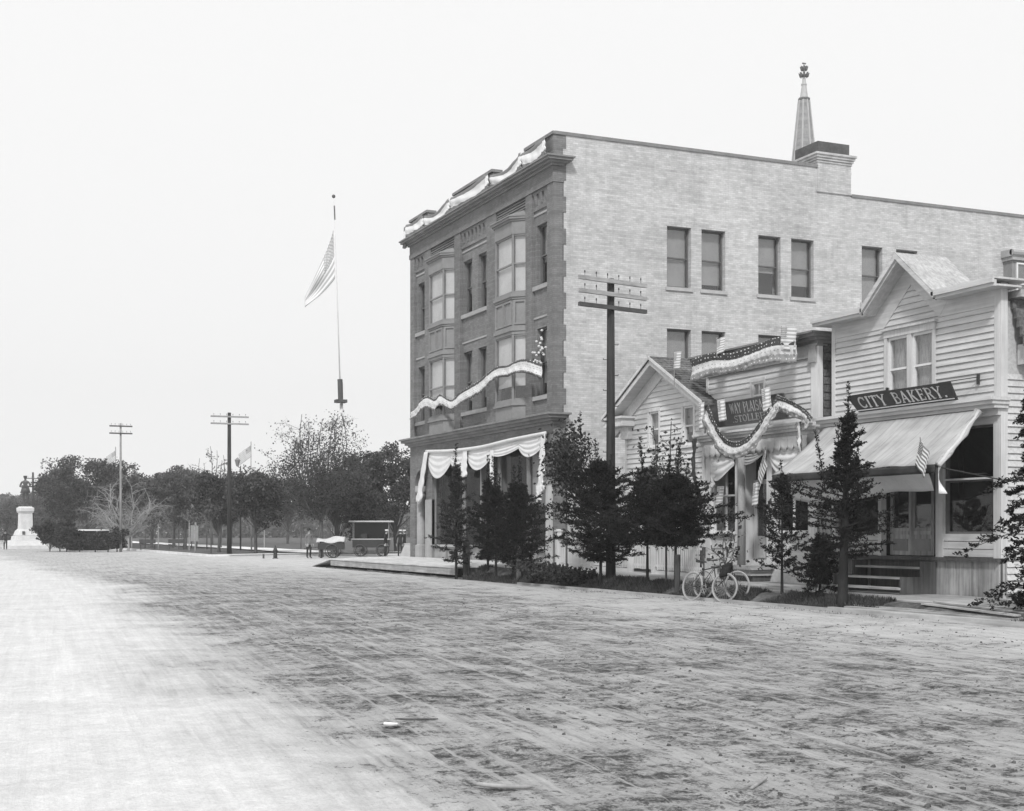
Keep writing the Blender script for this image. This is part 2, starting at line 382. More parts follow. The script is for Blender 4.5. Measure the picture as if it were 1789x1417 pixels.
# ================================================================== ground
def lerp_tab(t, x):
    for (a, b), (c, d) in zip(t, t[1:]):
        if x <= c: return b + (d-b)*max(0, min(1, (x-a)/(c-a)))
    return t[-1][1]
def walk_z(y): return lerp_tab([(0,.24),(27,.27),(29,.32),(34,.38),(43,.48),(46,.50),(80,.50)], y)
rng = np.random.default_rng(7)
def vnoise(x, y, seed=0):
    """smooth value noise on numpy arrays"""
    xi = np.floor(x).astype(np.int64); yi = np.floor(y).astype(np.int64); xf = x-xi; yf = y-yi
    xf = xf*xf*(3-2*xf); yf = yf*yf*(3-2*yf)
    def h(a, b):
        n = (a*374761393 + b*668265263 + seed*974711) & 0x7fffffff
        n = ((n ^ (n >> 13))*1274126177) & 0x7fffffff
        return ((n ^ (n >> 16)) & 0xffff)/65535.0
    return (h(xi,yi)*(1-xf)+h(xi+1,yi)*xf)*(1-yf) + (h(xi,yi+1)*(1-xf)+h(xi+1,yi+1)*xf)*yf
def grid_mesh(name, xs, ys, zfn, mat, kind='structure'):
    X, Y = np.meshgrid(xs, ys); Z = zfn(X, Y); nx = len(xs); ny = len(ys)
    v = np.stack([X.ravel(), Y.ravel(), Z.ravel()], 1)
    i = np.arange(nx-1)[None, :] + (np.arange(ny-1)*nx)[:, None]; i = i.ravel()
    q = np.stack([i, i+1, i+1+nx, i+nx], 1)
    o = np_mesh(name, v, q, mat, smooth=True); o['kind'] = kind; return o
def road_h(X, Y):
    u = X - .05*Y
    z = .04*(vnoise(u*1.6, Y*.07, 1)-.5) + .018*(vnoise(u*4.2, Y*.10, 2)-.5) + .022*(vnoise(X*2.3, Y*2.3, 3)-.5) + .018*(vnoise(X*6, Y*6, 4)-.5) + .012*(vnoise(X*13, Y*13, 5)-.5)
    z *= np.clip(1.2 - Y/140, .3, 1)
    edge = np.clip((X-16.6)/.9, 0, 1); z = z*(1-edge) + edge*(-.01)
    return z + .012
ys = [3.0]
while ys[-1] < 165: ys.append(ys[-1] + max(.035, .0075*ys[-1]))
grid_mesh('road', np.arange(-4, 17.56, .07), np.array(ys), road_h, M['road'])
grid_mesh('ground', np.array([-2500,-600,-100,-4,17,40,100,300,900,2500.]), np.array([-300,-20,3,60,100,165,300,800,3000.]), lambda X, Y: X*0-.035, M['far_ground'])
grid_mesh('cross_street', np.arange(17.5, 90, 1.5), np.arange(62, 96, 1.2), lambda X, Y: X*0-.004+.03*(vnoise(X*.7, Y*.7, 9)-.5), M['road'])
# verge: rises from the gutter to the walk, and carries on under the walk and into the yards
def verge_h(X, Y):
    w = np.vectorize(walk_z)(Y); t = np.clip((X-17.65)/.75, 0, 1)
    z = .02 + (w-.05)*(t*t*(3-2*t))
    deck = np.clip((Y-44.6)/.5, 0, 1); z = z*(1-deck) + deck*(.04+.05*np.clip((X-17.7)/3, 0, 1))
    bump_ = .05*(vnoise(X*2.2, Y*2.2, 11)-.5) + .03*(vnoise(X*6, Y*6, 12)-.5)
    return np.where(X < 17.6, -.05, z + bump_*np.clip((18.4-X)*3, 0, 1)*(X > 17.6))
grid_mesh('verge', np.concatenate([np.arange(17.5, 19.3, .12), np.array([20, 21.5, 24, 30.])]), np.arange(12, 62.2, .2), verge_h, M['soil'])
# park across the side street
def lawn_h(X, Y): return .06 + .05*(vnoise(X*.25, Y*.25, 21)-.5) + np.clip((Y-96)/200, 0, 1)*.25 + np.clip((X-19)/14, 0, 1)*.12
grid_mesh('park_lawn', np.concatenate([np.arange(18.6, 60, 1.5), np.arange(60, 240, 12)]), np.concatenate([np.arange(95, 180, 2.0), np.arange(180, 700, 20)]), lawn_h, M['lawn'])
def path_h(X, Y): return lawn_h(X, Y)+.09
grid_mesh('park_path', np.array([25.6, 26.6, 27.6, 28.8]), np.arange(95.5, 240, 2.0), path_h, M['path'])
grid_mesh('corner_path', np.arange(20, 34, 1.0), np.array([94.6, 95.4, 96.2, 97.0]), lambda X, Y: lawn_h(X, Y)+.045, M['path'])
b = MB(); b.box(18.42, 18.62, 95, 170, -.05, .15); b.box(18.42, 60, 94.7, 94.9, -.05, .13)
tag(b.build('park_kerb', M['path']), kind='structure')

# timber kerb along the verge
kt = thing('timber_kerb', 'low timber edging between dirt road and grassy verge below the shops', 'kerb', (17.5, 28, 0))
y = 19.2; k = 0
while y < 39.5:
    L = 3.1; y1 = min(y+L, 39.6); j = random.Random(k).uniform(-.03, .03)
    MB().hexa([(17.46+j, y+.01, -.04), (17.56+j, y+.01, -.04), (17.56-j, y1-.01, -.04), (17.46-j, y1-.01, -.04), (17.46+j, y+.01, .075), (17.56+j, y+.01, .07), (17.56-j, y1-.01, .075), (17.46-j, y1-.01, .08)]).build('timber', M['plank'], kt)
    y = y1; k += 1

# plank walk in front of the shops
walk = MB().box(18.5, 20.95, 14, 44.4, -.1, .0).build('sidewalk', M['soil']); walk['kind'] = 'structure'
rr = random.Random(3)
def plank_y(parent, x0, x1, y0, y1, zf, mat, t=.05, name='plank'):
    ja, jb = rr.uniform(-.008, .008), rr.uniform(-.008, .008)
    za, zb = zf(y0)+ja, zf(y1)+jb
    return MB().hexa([(x0,y0,za-t),(x1,y0,za-t),(x1,y1,zb-t),(x0,y1,zb-t),(x0,y0,za),(x1,y0,za),(x1,y1,zb),(x0,y1,zb)]).build(name, mat, parent)
cuts = [14, 17.3, 20.6, 23.9, 27, 29.2, 31.6, 34, 37, 40, 43, 44.4]
for a, c in zip(cuts, cuts[1:]):
    off = rr.uniform(-.5, .5)
    for i in range(10):
        x0 = 18.51 + i*.242
        plank_y(walk, x0, x0+.228, a+.006, c-.006, walk_z, M['plank'] if a < 30 else M['dustplank'])
# plank crossing over the verge beside the bakery
cr = thing('plank_crossing', 'worn plank crossing laid over the verge beside the bakery steps', 'boardwalk', (18.2, 21.2, .1))
for i in range(7):
    x0 = 17.58 + i*.205; s0 = rr.uniform(-.25, .25)
    plank_y(cr, x0, x0+.19, 18.6+s0 if i else 18.2, 23.3+s0*.8+(i*.12), lambda y, q=i: .095 + q*.025 + .008*math.sin(q*3.1), M['plank'])
for i in range(2):   # ends of loose boards lying skew on top
    MB().bar((17.9+.35*i, 18.7, .18+.02*i), (18.3+.3*i, 21.6, .24+.03*i), .16, .03).build('loose_board', M['plank'], cr)
MB().bar((17.52, 18.0, .05), (17.52, 23.6, .05), .12, .1).build('edge_timber', M['plank'], cr)
# raised plank platform in front of the brick block, with a ramp at its far end
dk = thing('plank_platform', 'long raised plank platform along the street front of the brick block', 'platform', (19.3, 53, .05))
for j, (a, c) in enumerate([(45.3, 49.2), (49.2, 53.3), (53.3, 57.3), (57.3, 61.4)]):
    for i in range(11):
        x0 = 17.6 + i*.302; dz = .43 + .1*i/10
        plank_y(dk, x0, x0+.297, a+.004, c-.004, lambda y, q=dz: q+.002*rr.random(), M['dustplank'])
for a, c in ((45.36, 50.5), (50.5, 56.0), (56.0, 61.35)):
    MB().box(17.63, 17.68, a+.01, c-.01, .13, .37).build('fascia_board', M['plank'], dk)
for y in np.arange(45.6, 61.4, 2.6): MB().box(17.75, 17.9, y, y+.15, 0, .36).build('support_post', M['darkwood'], dk)
MB().box(17.9, 20.9, 45.32, 45.37, .02, .41).build('end_board', M['darkwood'], dk)
for i in range(11):
    x0 = 17.6 + i*.302; z = .43+.1*i/10
    MB().hexa([(x0,61.41,z-.05),(x0+.29,61.41,z-.05),(x0+.29,64.7,-.02),(x0,64.7,-.02),(x0,61.41,z),(x0+.29,61.41,z),(x0+.29,64.7,.03),(x0,64.7,.03)]).build('ramp_plank', M['dustplank'], dk)
# bare walk between the platform and the picket fence

# loose clods and stones on the road (too many to count)
rq = np.random.default_rng(12); n = 5200
cy = 5.5+rq.uniform(0,1,n)**1.6*26; cx = rq.uniform(.5, 16.5, n); kp = vnoise(cx*.9, cy*.35, 41)+.35*vnoise(cx*3, cy*3, 42) > np.where(cx < 3.5+.06*cy, 1.3, .66); cx, cy = cx[kp], cy[kp]; n = len(cx)
sz = .005+.013*rq.uniform(0,1,n)**3
cube = np.array([(-1,-1,-.6),(1,-1,-.6),(1,1,-.6),(-1,1,-.6),(-.7,-.7,.7),(.7,-.7,.7),(.7,.7,.7),(-.7,.7,.7)], float)
vv = cube[None]*sz[:,None,None]*rq.uniform(.6,1.4,(n,8,3)); an = rq.uniform(0,6.28,n); ca, sa_ = np.cos(an)[:,None], np.sin(an)[:,None]
vx = vv[...,0]*ca-vv[...,1]*sa_+cx[:,None]; vy = vv[...,0]*sa_+vv[...,1]*ca+cy[:,None]; vz = vv[...,2]+road_h(cx, cy)[:,None]+.002
qf = np.array([(0,3,2,1),(4,5,6,7),(0,1,5,4),(1,2,6,5),(2,3,7,6),(3,0,4,7)])
o = np_mesh('loose_clods', np.stack([vx,vy,vz], 2).reshape(-1,3), (qf[None]+(np.arange(n)*8)[:,None,None]).reshape(-1,4), M['soil']); tag(o, 'loose dark clods and pebbles strewn over the dirt road', 'clods', kind='stuff')
# ================================================================== brick block
BY0, BY1, BX = 44.45, 59.9, 21.0
bk = thing('brick_block', 'large three storey brick commercial block with buff side wall, bay windows and bunting', 'building', (BX, 52, .5))
def window(parent, fr, u0, u1, z0, z1, d, sash, blind=None, blind_z=None, lights=1, glass='glass', rail=True, w=.06, room=True, name='window'):
    """double hung window: frame mesh with panes, blind as sub-parts; outer face of the frame at depth d"""
    b = MB()
    pbox(b, fr, u0, u0+w, z0, z1, d, d+.09); pbox(b, fr, u1-w, u1, z0, z1, d, d+.09)
    pbox(b, fr, u0+w, u1-w, z1-w, z1, d, d+.09); pbox(b, fr, u0+w, u1-w, z0, z0+w*1.3, d+.02, d+.11)
    zm = (z0+z1)/2
    if rail: pbox(b, fr, u0+w, u1-w, zm-.025, zm+.025, d+.015, d+.1)
    for i in range(1, lights):
        uu = u0 + (u1-u0)*i/lights; pbox(b, fr, uu-.018, uu+.018, z0+w, z1-w, d+.025, d+.085)
    o = b.build(name, sash, parent)
    zs = [(z0+w*1.3, zm-.025, .065), (zm+.025, z1-w, .045)] if rail else [(z0+w*1.3, z1-w, .05)]
    for a, c, dd in zs:
        p = MB(); p.add([fr(u0+w, a, d+dd), fr(u1-w, a, d+dd), fr(u1-w, c, d+dd), fr(u0+w, c, d+dd)], [(0,1,2,3)]); p.build('pane', M[glass], o)
    if blind:
        zb = z0+w if blind_z is None else blind_z
        q = MB(); q.grid(lambda u, v: fr(u0+w*.6+(u1-u0-w*1.2)*u, zb+(z1-zb-w*.5)*v, d+.15+.01*math.sin(u*9+z0)), 6, 2); q.build('blind', blind, o)
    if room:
        q = MB(); q.add([fr(u0-.1, z0-.1, d+.5), fr(u1+.1, z0-.1, d+.5), fr(u1+.1, z1+.1, d+.5), fr(u0-.1, z1+.1, d+.5)], [(0,1,2,3)]); q.build('room_shade_sheet', M['room'], o)  # dark sheet behind the glass, painted as the unlit room
    return o
sd = SD(BY0); fr = FR(BX); fr12 = FR(BX+.12)
# ---- side wall of buff brick
cols = [(25.66,26.69),(27.15,28.19),(29.67,30.69),(31.18,32.23),(34.53,35.55),(36.23,37.3)]
rows = [(10.77, 13.03), (6.95, 9.22)]
holes = [(a, b, c, d) for a, b in cols for c, d in rows]
w = MB(); holes_wall(w, sd, BX+.3, 34.0, 0, 15.9, [h for h in holes if h[1] < 34], .32); holes_wall(w, sd, 34.0, 62, 0, 14.9, [h for h in holes if h[0] > 34], .32)
w.box(BX+.35, 34, BY1-.3, BY1, 0, 15.9); w.box(34, 62, BY1-.3, BY1, 0, 14.9); w.box(61.7, 62, BY0+.4, BY1-.3, 0, 14.9)
w.box(BX+.4, 62, BY0+.35, BY1-.3, 14.5, 14.55); w.box(33.7, 34.0, BY0+.35, BY1-.3, 14.5, 15.9)
w.box(BX+.6, 61.5, BY0+.75, BY0+.8, 0, 14.5)
side = w.build('side_wall', M['buff'], bk)
c = MB(); c.box(BX+.05, 32.4, BY0-.04, BY0+.34, 15.9, 16.02); c.box(34.02, 62, BY0-.04, BY0+.34, 14.9, 15.02); c.box(33.98, 34.3, BY0+.36, BY1, 15.9, 16.0)
c.build('coping', M['coping'], side)
for (a, b2) in cols:
    for (z0, z1) in rows:
        o = window(bk, sd, a, b2, z0, z1, .2, M['sash'], M['blind'], z0+{25.66:.02,27.15:.25,29.67:.9,31.18:.5,34.53:.05,36.23:.4}[a]*(1 if z0 > 10 else .6))
        MB().box(a-.07, b2+.07, BY0-.06, BY0+.2, z0-.13, z0-.003).build('sill', M['sill'], o)
        ar = MB()
        n = 14
        for i in range(n): ar.box(a-.04+(b2-a+.08)*i/n+.004, a-.04+(b2-a+.08)*(i+1)/n-.004, BY0-.006, BY0+.05, z1+.005, z1+.27)
        ar.build('brick_lintel', M['buff'], o)
# toothed corner of red brick
for k in range(27):
    z0 = .5 + k*.574; wd = .37 if k % 2 else .50
    if z0 > 15.85: break
    z1 = min(z0+.574, 15.9)
    if 5.5 < z0 < 5.6: pass
    MB().box(BX-.003, BX+wd, BY0-.012, BY0+.3, z0, z1-.001).build('quoin', M['red'], bk)
# chimney
ch = MB(); ch.box(32.4, 34.0, BY0-.02, BY0+1.6, 15.02, 16.12); ch.build('chimney', M['buff'], bk)
chim = [o for o in bk.children if o.name.startswith('chimney')][0]
for i in range(4):
    e = .03+.045*i; MB().box(32.4-e, 34.0+e, BY0-.02-e, BY0+1.6+e, 16.12+i*.095, 16.21+i*.095).build('corbel_course', M['buff'], chim)
MB().box(32.45, 33.95, BY0+.03, BY0+1.55, 16.5, 16.97).build('chimney_cap', M['cap_backing'], chim)
MB().box(32.36, 34.02, BY0-.05, BY0+.02, 14.96, 15.02).build('ledge', M['buff'], chim)
# ---- street front, upper storeys
piers = [(44.45,45.0),(46.35,46.9),(49.75,50.7),(53.6,54.27),(57.2,57.95),(59.35,59.9)]
for a, b2 in piers: MB().box(BX, BX+.4, a, b2, 5.93, 14.2).build('pier', M['red'], bk)
R3 = [(10.72, 12.95), (6.66, 9.15)]
rec = [((45.0,46.35), [(45.2,46.12)]), ((50.7,53.6), [(50.92,51.86),(52.55,53.5)]), ((57.95,59.35), [(58.2,59.12)])]
for (a, b2), ws in rec:
    hs = [(u0,u1,z0,z1) for u0, u1 in ws for z0, z1 in R3]
    w = MB(); holes_wall(w, fr12, a, b2, 5.93, 14.2, hs, .3)
    wl = w.build('recessed_wall', M['red'], bk)
    for u0, u1, z0, z1 in hs:
        o = window(bk, fr12, u0, u1, z0, z1, .14, M['sash'], M['blind'] if (u0*7) % 2 < .7 else M['lace'], z0+.9 if z0 > 10 else z0+.5)
    for z0, z1 in R3:
        MB().box(BX+.03, BX+.14, a+.002, b2-.002, z0-.16, z0-.004).build('sill_band', M['redtrim'], wl)
        MB().box(BX+.085, BX+.125, a+.002, b2-.002, z1+.36, z1+.43).build('string_course', M['redtrim'], wl)
    n = max(3, int(round((b2-a)/.42)))      # hanging brick corbels under the entablature
    MB().box(BX+.04, BX+.14, a+.002, b2-.002, 14.1, 14.2).build('corbel_rail', M['red'], wl)
    MB().box(BX+.07, BX+.14, a+.002, b2-.002, 13.5, 13.62).build('corbel_rail', M['red'], wl)
    for i in range(n):
        uc = a + (b2-a)*(i+.5)/n; hw = (b2-a)/n*.30
        MB().hexa([(BX+.1,uc-hw*.55,13.72),(BX+.13,uc-hw*.55,13.72),(BX+.13,uc+hw*.55,13.72),(BX+.1,uc+hw*.55,13.72),(BX+.03,uc-hw,14.1),(BX+.13,uc-hw,14.1),(BX+.13,uc+hw,14.1),(BX+.03,uc+hw,14.1)]).build('corbel', M['red'], wl)
# bay windows
def bay(y0, y1):
    p = .36; qn, qf = .44, .74
    prof = [(BX+.1, y0), (BX-p, y0+qn), (BX-p, y1-qf), (BX+.1, y1)]
    root = MB()
    def ring(mb, z0, z1, e):
        q = [(BX+.14, y0-e*.6), (BX-p-e, y0+qn-e*.4), (BX-p-e, y1-qf+e*.4), (BX+.14, y1+e*.6)]
        vs_ = [(x, y, z0) for x, y in q] + [(x, y, z1) for x, y in q]
        mb.add(vs_, [(0,3,2,1),(4,5,6,7),(0,1,5,4),(1,2,6,5),(2,3,7,6),(3,0,4,7)])
    parts_ = {}
    for z0, z1, e in [(5.93,6.42,-.03),(6.42,6.5,.05),(6.5,6.62,.0),(9.10,9.22,.0),(9.22,9.34,.05),(9.34,9.42,.0),(10.42,10.5,.0),(10.5,10.6,.06),(10.6,10.66,0),(12.86,13.35,0)]:
        ring(parts_.setdefault('base' if z0 < 6.6 else 'head' if z0 > 12 else 'mid', MB()), z0, z1, e)
    ring(parts_['mid'], 9.42, 10.42, -.045)
    bw_ = parts_['mid'].build('bay_window', M['baywood'], bk); parts_['base'].build('bay_base', M['baywood'], bw_); parts_['head'].build('bay_head', M['baywood'], bw_)
    # faces: map each facet
    for (xa, ya), (xb, yb) in zip(prof, prof[1:]):
        L = math.hypot(xb-xa, yb-ya); ux, uy = (xb-xa)/L, (yb-ya)/L; nx, ny = uy, -ux
        if nx > 0 and abs(nx) > .5: nx, ny = -nx, -ny
        if (ny > 0) == (ya < (y0+y1)/2) and abs(ny) > .2: nx, ny = -nx, -ny
        f = lambda u, z, d, xa=xa, ya=ya, ux=ux, uy=uy, nx=nx, ny=ny: (xa+ux*u-nx*d, ya+uy*u-ny*d, z)
        for z0, z1 in ((10.66, 12.86), (6.62, 9.10)):
            st = MB()
            for a, c in ((0, .07), (L-.07, L)):
                st.hexa([f(a,z0,.02),f(c,z0,.02),f(c,z0,.14),f(a,z0,.14),f(a,z1,.02),f(c,z1,.02),f(c,z1,.14),f(a,z1,.14)])
            for a, c in ((z0,z0+.07),(z1-.06,z1),((z0+z1)/2-.028,(z0+z1)/2+.028)):
                dd = .04
                st.hexa([f(.07,a,dd),f(L-.07,a,dd),f(L-.07,a,dd+.07),f(.07,a,dd+.07),f(.07,c,dd),f(L-.07,c,dd),f(L-.07,c,dd+.07),f(.07,c,dd+.07)])
            so = st.build('sash', M['baywood'], bw_)
            zb = z0+.05 if z0 > 10 else z0+.55
            MB().grid(lambda u, v: f(.05+(L-.1)*u, zb+(z1-zb)*v, .16), 2, 2).build('blind', M['blindl'], bw_)
            MB().add([f(.07,z0+.06,.07), f(L-.07,z0+.06,.07), f(L-.07,z1-.05,.07), f(.07,z1-.05,.07)], [(0,1,2,3)]).build('pane', M['glass'], bw_)
        # panelled apron between storeys
        n = 1 if L < 1 else 2
        for i in range(n):
            a, c = .08+(L-.1)*i/n, (L-.1)*(i+1)/n+.02
            fm = MB()
            for (q0, q1, r0, r1) in ((a,c,9.46,9.53),(a,c,10.31,10.38),(a,a+.06,9.53,10.31),(c-.06,c,9.53,10.31)):
                fm.hexa([f(q0,r0,-.005),f(q1,r0,-.005),f(q1,r0,.06),f(q0,r0,.06),f(q0,r1,-.005),f(q1,r1,-.005),f(q1,r1,.06),f(q0,r1,.06)])
            fm.build('panel', M['baywood'], bw_)
    MB().box(BX+.6, BX+.62, y0, y1, 6.5, 13).build('room_shade_sheet', M['room'], bw_)
    # little hipped roof, then ribbed brick panel above it
    r = MB()
    for z0, z1, e in [(13.35,13.42,.06),(13.42,13.5,.13),(13.5,13.55,.17)]: ring(r, z0, z1, e)
    q = [(BX+.14, y0-.1), (BX-p-.17, y0+qn-.07), (BX-p-.17, y1-qf+.07), (BX+.14, y1+.1)]
    r.add([(x, y, 13.55) for x, y in q] + [(BX+.1, y0+.25, 13.78), (BX+.1, y1-.25, 13.78)], [(0,1,4),(1,2,5,4),(2,3,5),(0,4,5,3)])
    r.build('bay_roof', M['baywood'], bk)
    MB().box(BX+.1, BX+.3, y0, y1, 12.9, 14.2).build('brick_panel', M['red'], bk)
    bp = [o for o in bk.children if o.name.startswith('brick_panel')][-1]
    for i in range(5): MB().box(BX+.03, BX+.11, y0+.004, y1-.004, 13.70+i*.1, 13.75+i*.1).build('brick_rib', M['red'], bp)
bay(46.9, 49.75); bay(54.27, 57.2)
# entablature, cornice and stepped parapet
e = MB(); e.box(BX-.04, BX+.4, BY0-.04, BY1+.04, 14.2, 14.4); e.box(BX-.02, BX+.4, BY0-.02, BY1+.02, 14.4, 14.78)
e.build('entablature', M['red'], bk)
def cornice(parent, y0, y1, x, steps, ret, mat, name='cornice'):
    b = MB()
    for z0, z1, pj in steps: b.box(x-pj, x+ret+pj*.9, y0-pj, y1+pj, z0, z1)
    return b.build(name, mat, parent)
cornice(bk, BY0, BY1, BX, [(14.78,14.86,.1),(14.86,14.93,.22),(14.93,15.02,.36),(15.02,15.08,.42)], .3, M['cornice'])
pp = MB()
for a, b2, zt in ((44.45,46.9,15.9),(46.9,50.1,15.44),(50.1,54.35,15.9),(54.35,57.6,15.44),(57.6,59.9,15.9)): pp.box(BX+.02, BX+.36, a, b2-.001, 15.08, zt)
par = pp.build('parapet', M['red'], bk)
for a, b2, zt in ((44.45,46.9,15.9),(46.9,50.1,15.44),(50.1,54.35,15.9),(54.35,57.6,15.44),(57.6,59.9,15.9)):
    MB().box(BX-.05, BX+.42, a-(.05 if zt > 15.5 else -.06), b2+(.05 if zt > 15.5 else -.06), zt, zt+.11).build('coping', M['coping'], par)
MB().box(BX+.36, BX+.8, BY0-.003, BY0+.34, 15.9, 15.9+.01).build('cap', M['coping'], par)
# ---- shop front
cornice(bk, BY0, BY1, BX, [(5.54,5.64,.08),(5.64,5.74,.2),(5.74,5.85,.34),(5.85,5.92,.42)], .15, M['cornice'], 'shop_cornice')
w = MB(); w.box(BX+.0, BX+.4, BY0, 57.7, 4.95, 5.54); w.box(BX, BX+.45, BY0, 45.0, .5, 4.95); w.box(BX, BX+.4, 59.3, BY1, .5, 5.54); w.box(BX, BX+.4, 57.0, 57.7, .5, 4.95)
# round arch at the far corner
yc, ra, zs_ = 58.5, .72, 3.75
seg = 12
for i in range(seg):
    a0, a1 = math.pi*i/seg, math.pi*(i+1)/seg
    p0 = (yc+math.cos(a0)*ra, zs_+math.sin(a0)*ra); p1 = (yc+math.cos(a1)*ra, zs_+math.sin(a1)*ra)
    w.hexa([(BX+.0,p0[0],p0[1]),(BX+.4,p0[0],p0[1]),(BX+.4,p1[0],p1[1]),(BX+.0,p1[0],p1[1]),(BX+.0,p0[0],5.54),(BX+.4,p0[0],5.54),(BX+.4,p1[0],5.54),(BX+.0,p1[0],5.54)])
w.box(BX, BX+.4, 57.7, yc-ra, .5, 5.54); w.box(BX, BX+.4, yc+ra, 59.3, .5, 5.54)
w.build('shop_front_wall', M['red'], bk)
MB().lathe((BX+.2, 58.95, .5), [(.28,0),(.28,.55),(.2,.6),(.2,2.9),(.28,3.0),(.28,3.25)], 14).build('corner_column', M['redtrim'], bk, smooth=False)
MB().box(BX-.06, BX+.2, 57.0, 57.72, .5, 3.1).build('pilaster', M['redtrim'], bk)
MB().box(BX-.08, BX+.02, 44.5, 44.95, .5, 3.4).build('pilaster', M['creamv'], bk)
MB().box(BX-.12, BX+.05, 44.47, 44.98, 3.4, 3.52).build('pilaster_cap', M['redtrim'], bk)
for a, b2 in ((45.0,46.9),(46.98,49.7),(51.6,53.5),(53.58,57.0)):
    window(bk, FR(BX), a, b2, 1.03, 4.95, .12, M['baywood'], M['blind'] if a < 46 else None, 2.6, 1, 'shopglass', False, .08, True, 'shop_window')
    MB().box(BX+.08, BX+.3, a, b2, .5, 1.03).build('bulkhead', M['redtrim'], bk)
    MB().box(BX-.05, BX+.3, a-.01, b2+.01, 1.031, 1.1).build('shop_sill', M['sill'], bk)
    n = 2
    for i in range(n+1): MB().box(BX+.0, BX+.1, a+(b2-a-.08)*i/n, a+(b2-a-.08)*i/n+.08, .5, 1.03).build('bulkhead_post', M['baywood'], bk)
dr = MB(); dr.box(BX+.9, BX+.96, 50.0, 51.4, .5, 3.2); dr.build('door', M['sash'], bk)
MB().box(BX+.1, BX+.9, 49.72, 49.8, .5, 4.95).build('door_recess', M['baywood'], bk); MB().box(BX+.1, BX+.9, 51.5, 51.58, .5, 4.95).build('door_recess', M['baywood'], bk)
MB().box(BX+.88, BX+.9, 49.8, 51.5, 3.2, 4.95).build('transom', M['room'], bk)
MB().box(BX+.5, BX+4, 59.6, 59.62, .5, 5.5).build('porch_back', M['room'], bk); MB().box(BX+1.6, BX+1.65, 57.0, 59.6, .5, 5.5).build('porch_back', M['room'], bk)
# ---- oriel on the side wall, only its edge in view
orl = MB(); orl.box(41.8, 46.5, BY0-.5, BY0, 11.0, 12.95); ob = orl.build('oriel', M['baywood'], bk)
orl = MB(); orl.box(41.72, 46.6, BY0-.62, BY0, 12.95, 13.1); orl.tube([(41.66, BY0-.62, 13.25), (46.6, BY0-.62, 13.25)], .13, 8); orl.box(41.66, 46.6, BY0-.62, BY0, 13.1, 13.38); orl.build('gutter', M['redtrim'], ob)
for a, b2 in ((42.0, 42.95), (43.1, 44.05), (44.2, 45.2)): window(bk, SD(BY0-.52), a, b2, 11.1, 12.85, -.05, M['sashw'], M['blind'], 11.3, room=False)
for i in range(17): MB().hexa([(41.8,BY0-.5,8.4+i*.15),(46.5,BY0-.5,8.4+i*.15),(46.5,BY0,8.4+i*.15),(41.8,BY0,8.4+i*.15),(41.8,BY0-.47,8.56+i*.15),(46.5,BY0-.47,8.56+i*.15),(46.5,BY0,8.56+i*.15),(41.8,BY0,8.56+i*.15)]).build('shingle_row', M['shingle'], ob)
# ================================================================== frame buildings
def boards(parent, fr, z0, z1, pitch, spans, mat, name='clapboard'):
    """lapped boards, one object each; spans(za, zb) -> [(a_low, b_low, a_high, b_high)]"""
    n = int(math.ceil((z1-z0)/pitch - 1e-6)); rb = random.Random(int(z0*100+z1))
    for i in range(n):
        za, zb = z0+i*pitch, min(z0+(i+1)*pitch, z1)
        for a, b_, a2, b2 in spans(za, zb):
            if b_-a < .02 and b2-a2 < .02: continue
            j = rb.uniform(-.003, .003)
            MB().hexa([fr(a,za,-.046+j), fr(b_,za,-.046-j), fr(b_,za,0), fr(a,za,0), fr(a2,zb-.001,-.012+j), fr(b2,zb-.001,-.012-j), fr(b2,zb-.001,0), fr(a2,zb-.001,0)]).build(name, mat, parent)
def cut(u0, u1, holes):
    """straight span with rectangular holes taken out"""
    def f(za, zb):
        iv = [(u0, u1)]; zm = (za+zb)/2
        for a, b_, c, d in holes:
            if c < zm < d:
                nv = []
                for p, q in iv:
                    if b_ <= p or a >= q: nv.append((p, q)); continue
                    if a > p: nv.append((p, a))
                    if b_ < q: nv.append((b_, q))
                iv = nv
        return [(p, q, p, q) for p, q in iv]
    return f
def trim(parent, fr, name, mat, *bx):
    b = MB()
    for q in bx: pbox(b, fr, *q)
    return b.build(name, mat, parent)
def casing(parent, fr, u0, u1, z0, z1, mat, w=.1, hood=True):
    b = MB(); pbox(b, fr, u0-w, u0, z0, z1, -.05, .06); pbox(b, fr, u1, u1+w, z0, z1, -.05, .06); pbox(b, fr, u0-w, u1+w, z1, z1+w*1.2, -.055, .06)
    pbox(b, fr, u0-w-.03, u1+w+.03, z0-.07, z0, -.09, .06)
    if hood: pbox(b, fr, u0-w-.05, u1+w+.05, z1+w*1.2, z1+w*1.2+.05, -.1, .06)
    return b.build('window_casing', mat, parent)

# ---- gabled white house behind the picket fence
hs = thing('gabled_house', 'small white clapboard house with low gable behind the picket fence', 'house', (21, 36.56, .4))
F = FR(21.0); yc = 36.56; y0, y1 = 34.15, 38.97; sl = .528
hz = lambda y: 6.78 - abs(y-yc)*sl
wins = [(36.82,37.42,4.28,5.38),(34.78,35.36,4.22,5.38)]
low = [(37.3,38.1,1.3,3.1),(35.0,35.8,1.3,3.1)]
w = MB()
holes_wall(w, FR(21.06), y0, y1, .2, 5.385, wins+low, .12)
w.add([(21.06,y0,5.385),(21.06,y1,5.385),(21.06,yc,hz(yc)-.1)], [(0,1,2)])
w.add([(21.06,y1,.2),(31,y1,.2),(31,y1,5.3),(21.06,y1,5.3)], [(0,1,2,3)]); w.add([(21.06,y0,.2),(31,y0,.2),(31,y0,5.3),(21.06,y0,5.3)], [(0,1,2,3)]); w.add([(31,y0,.2),(31,y1,.2),(31,y1,5.3),(31,yc,6.7),(31,y0,5.3)], [(0,1,2,3,4)])
hw = w.build('wall', M['white'], hs)
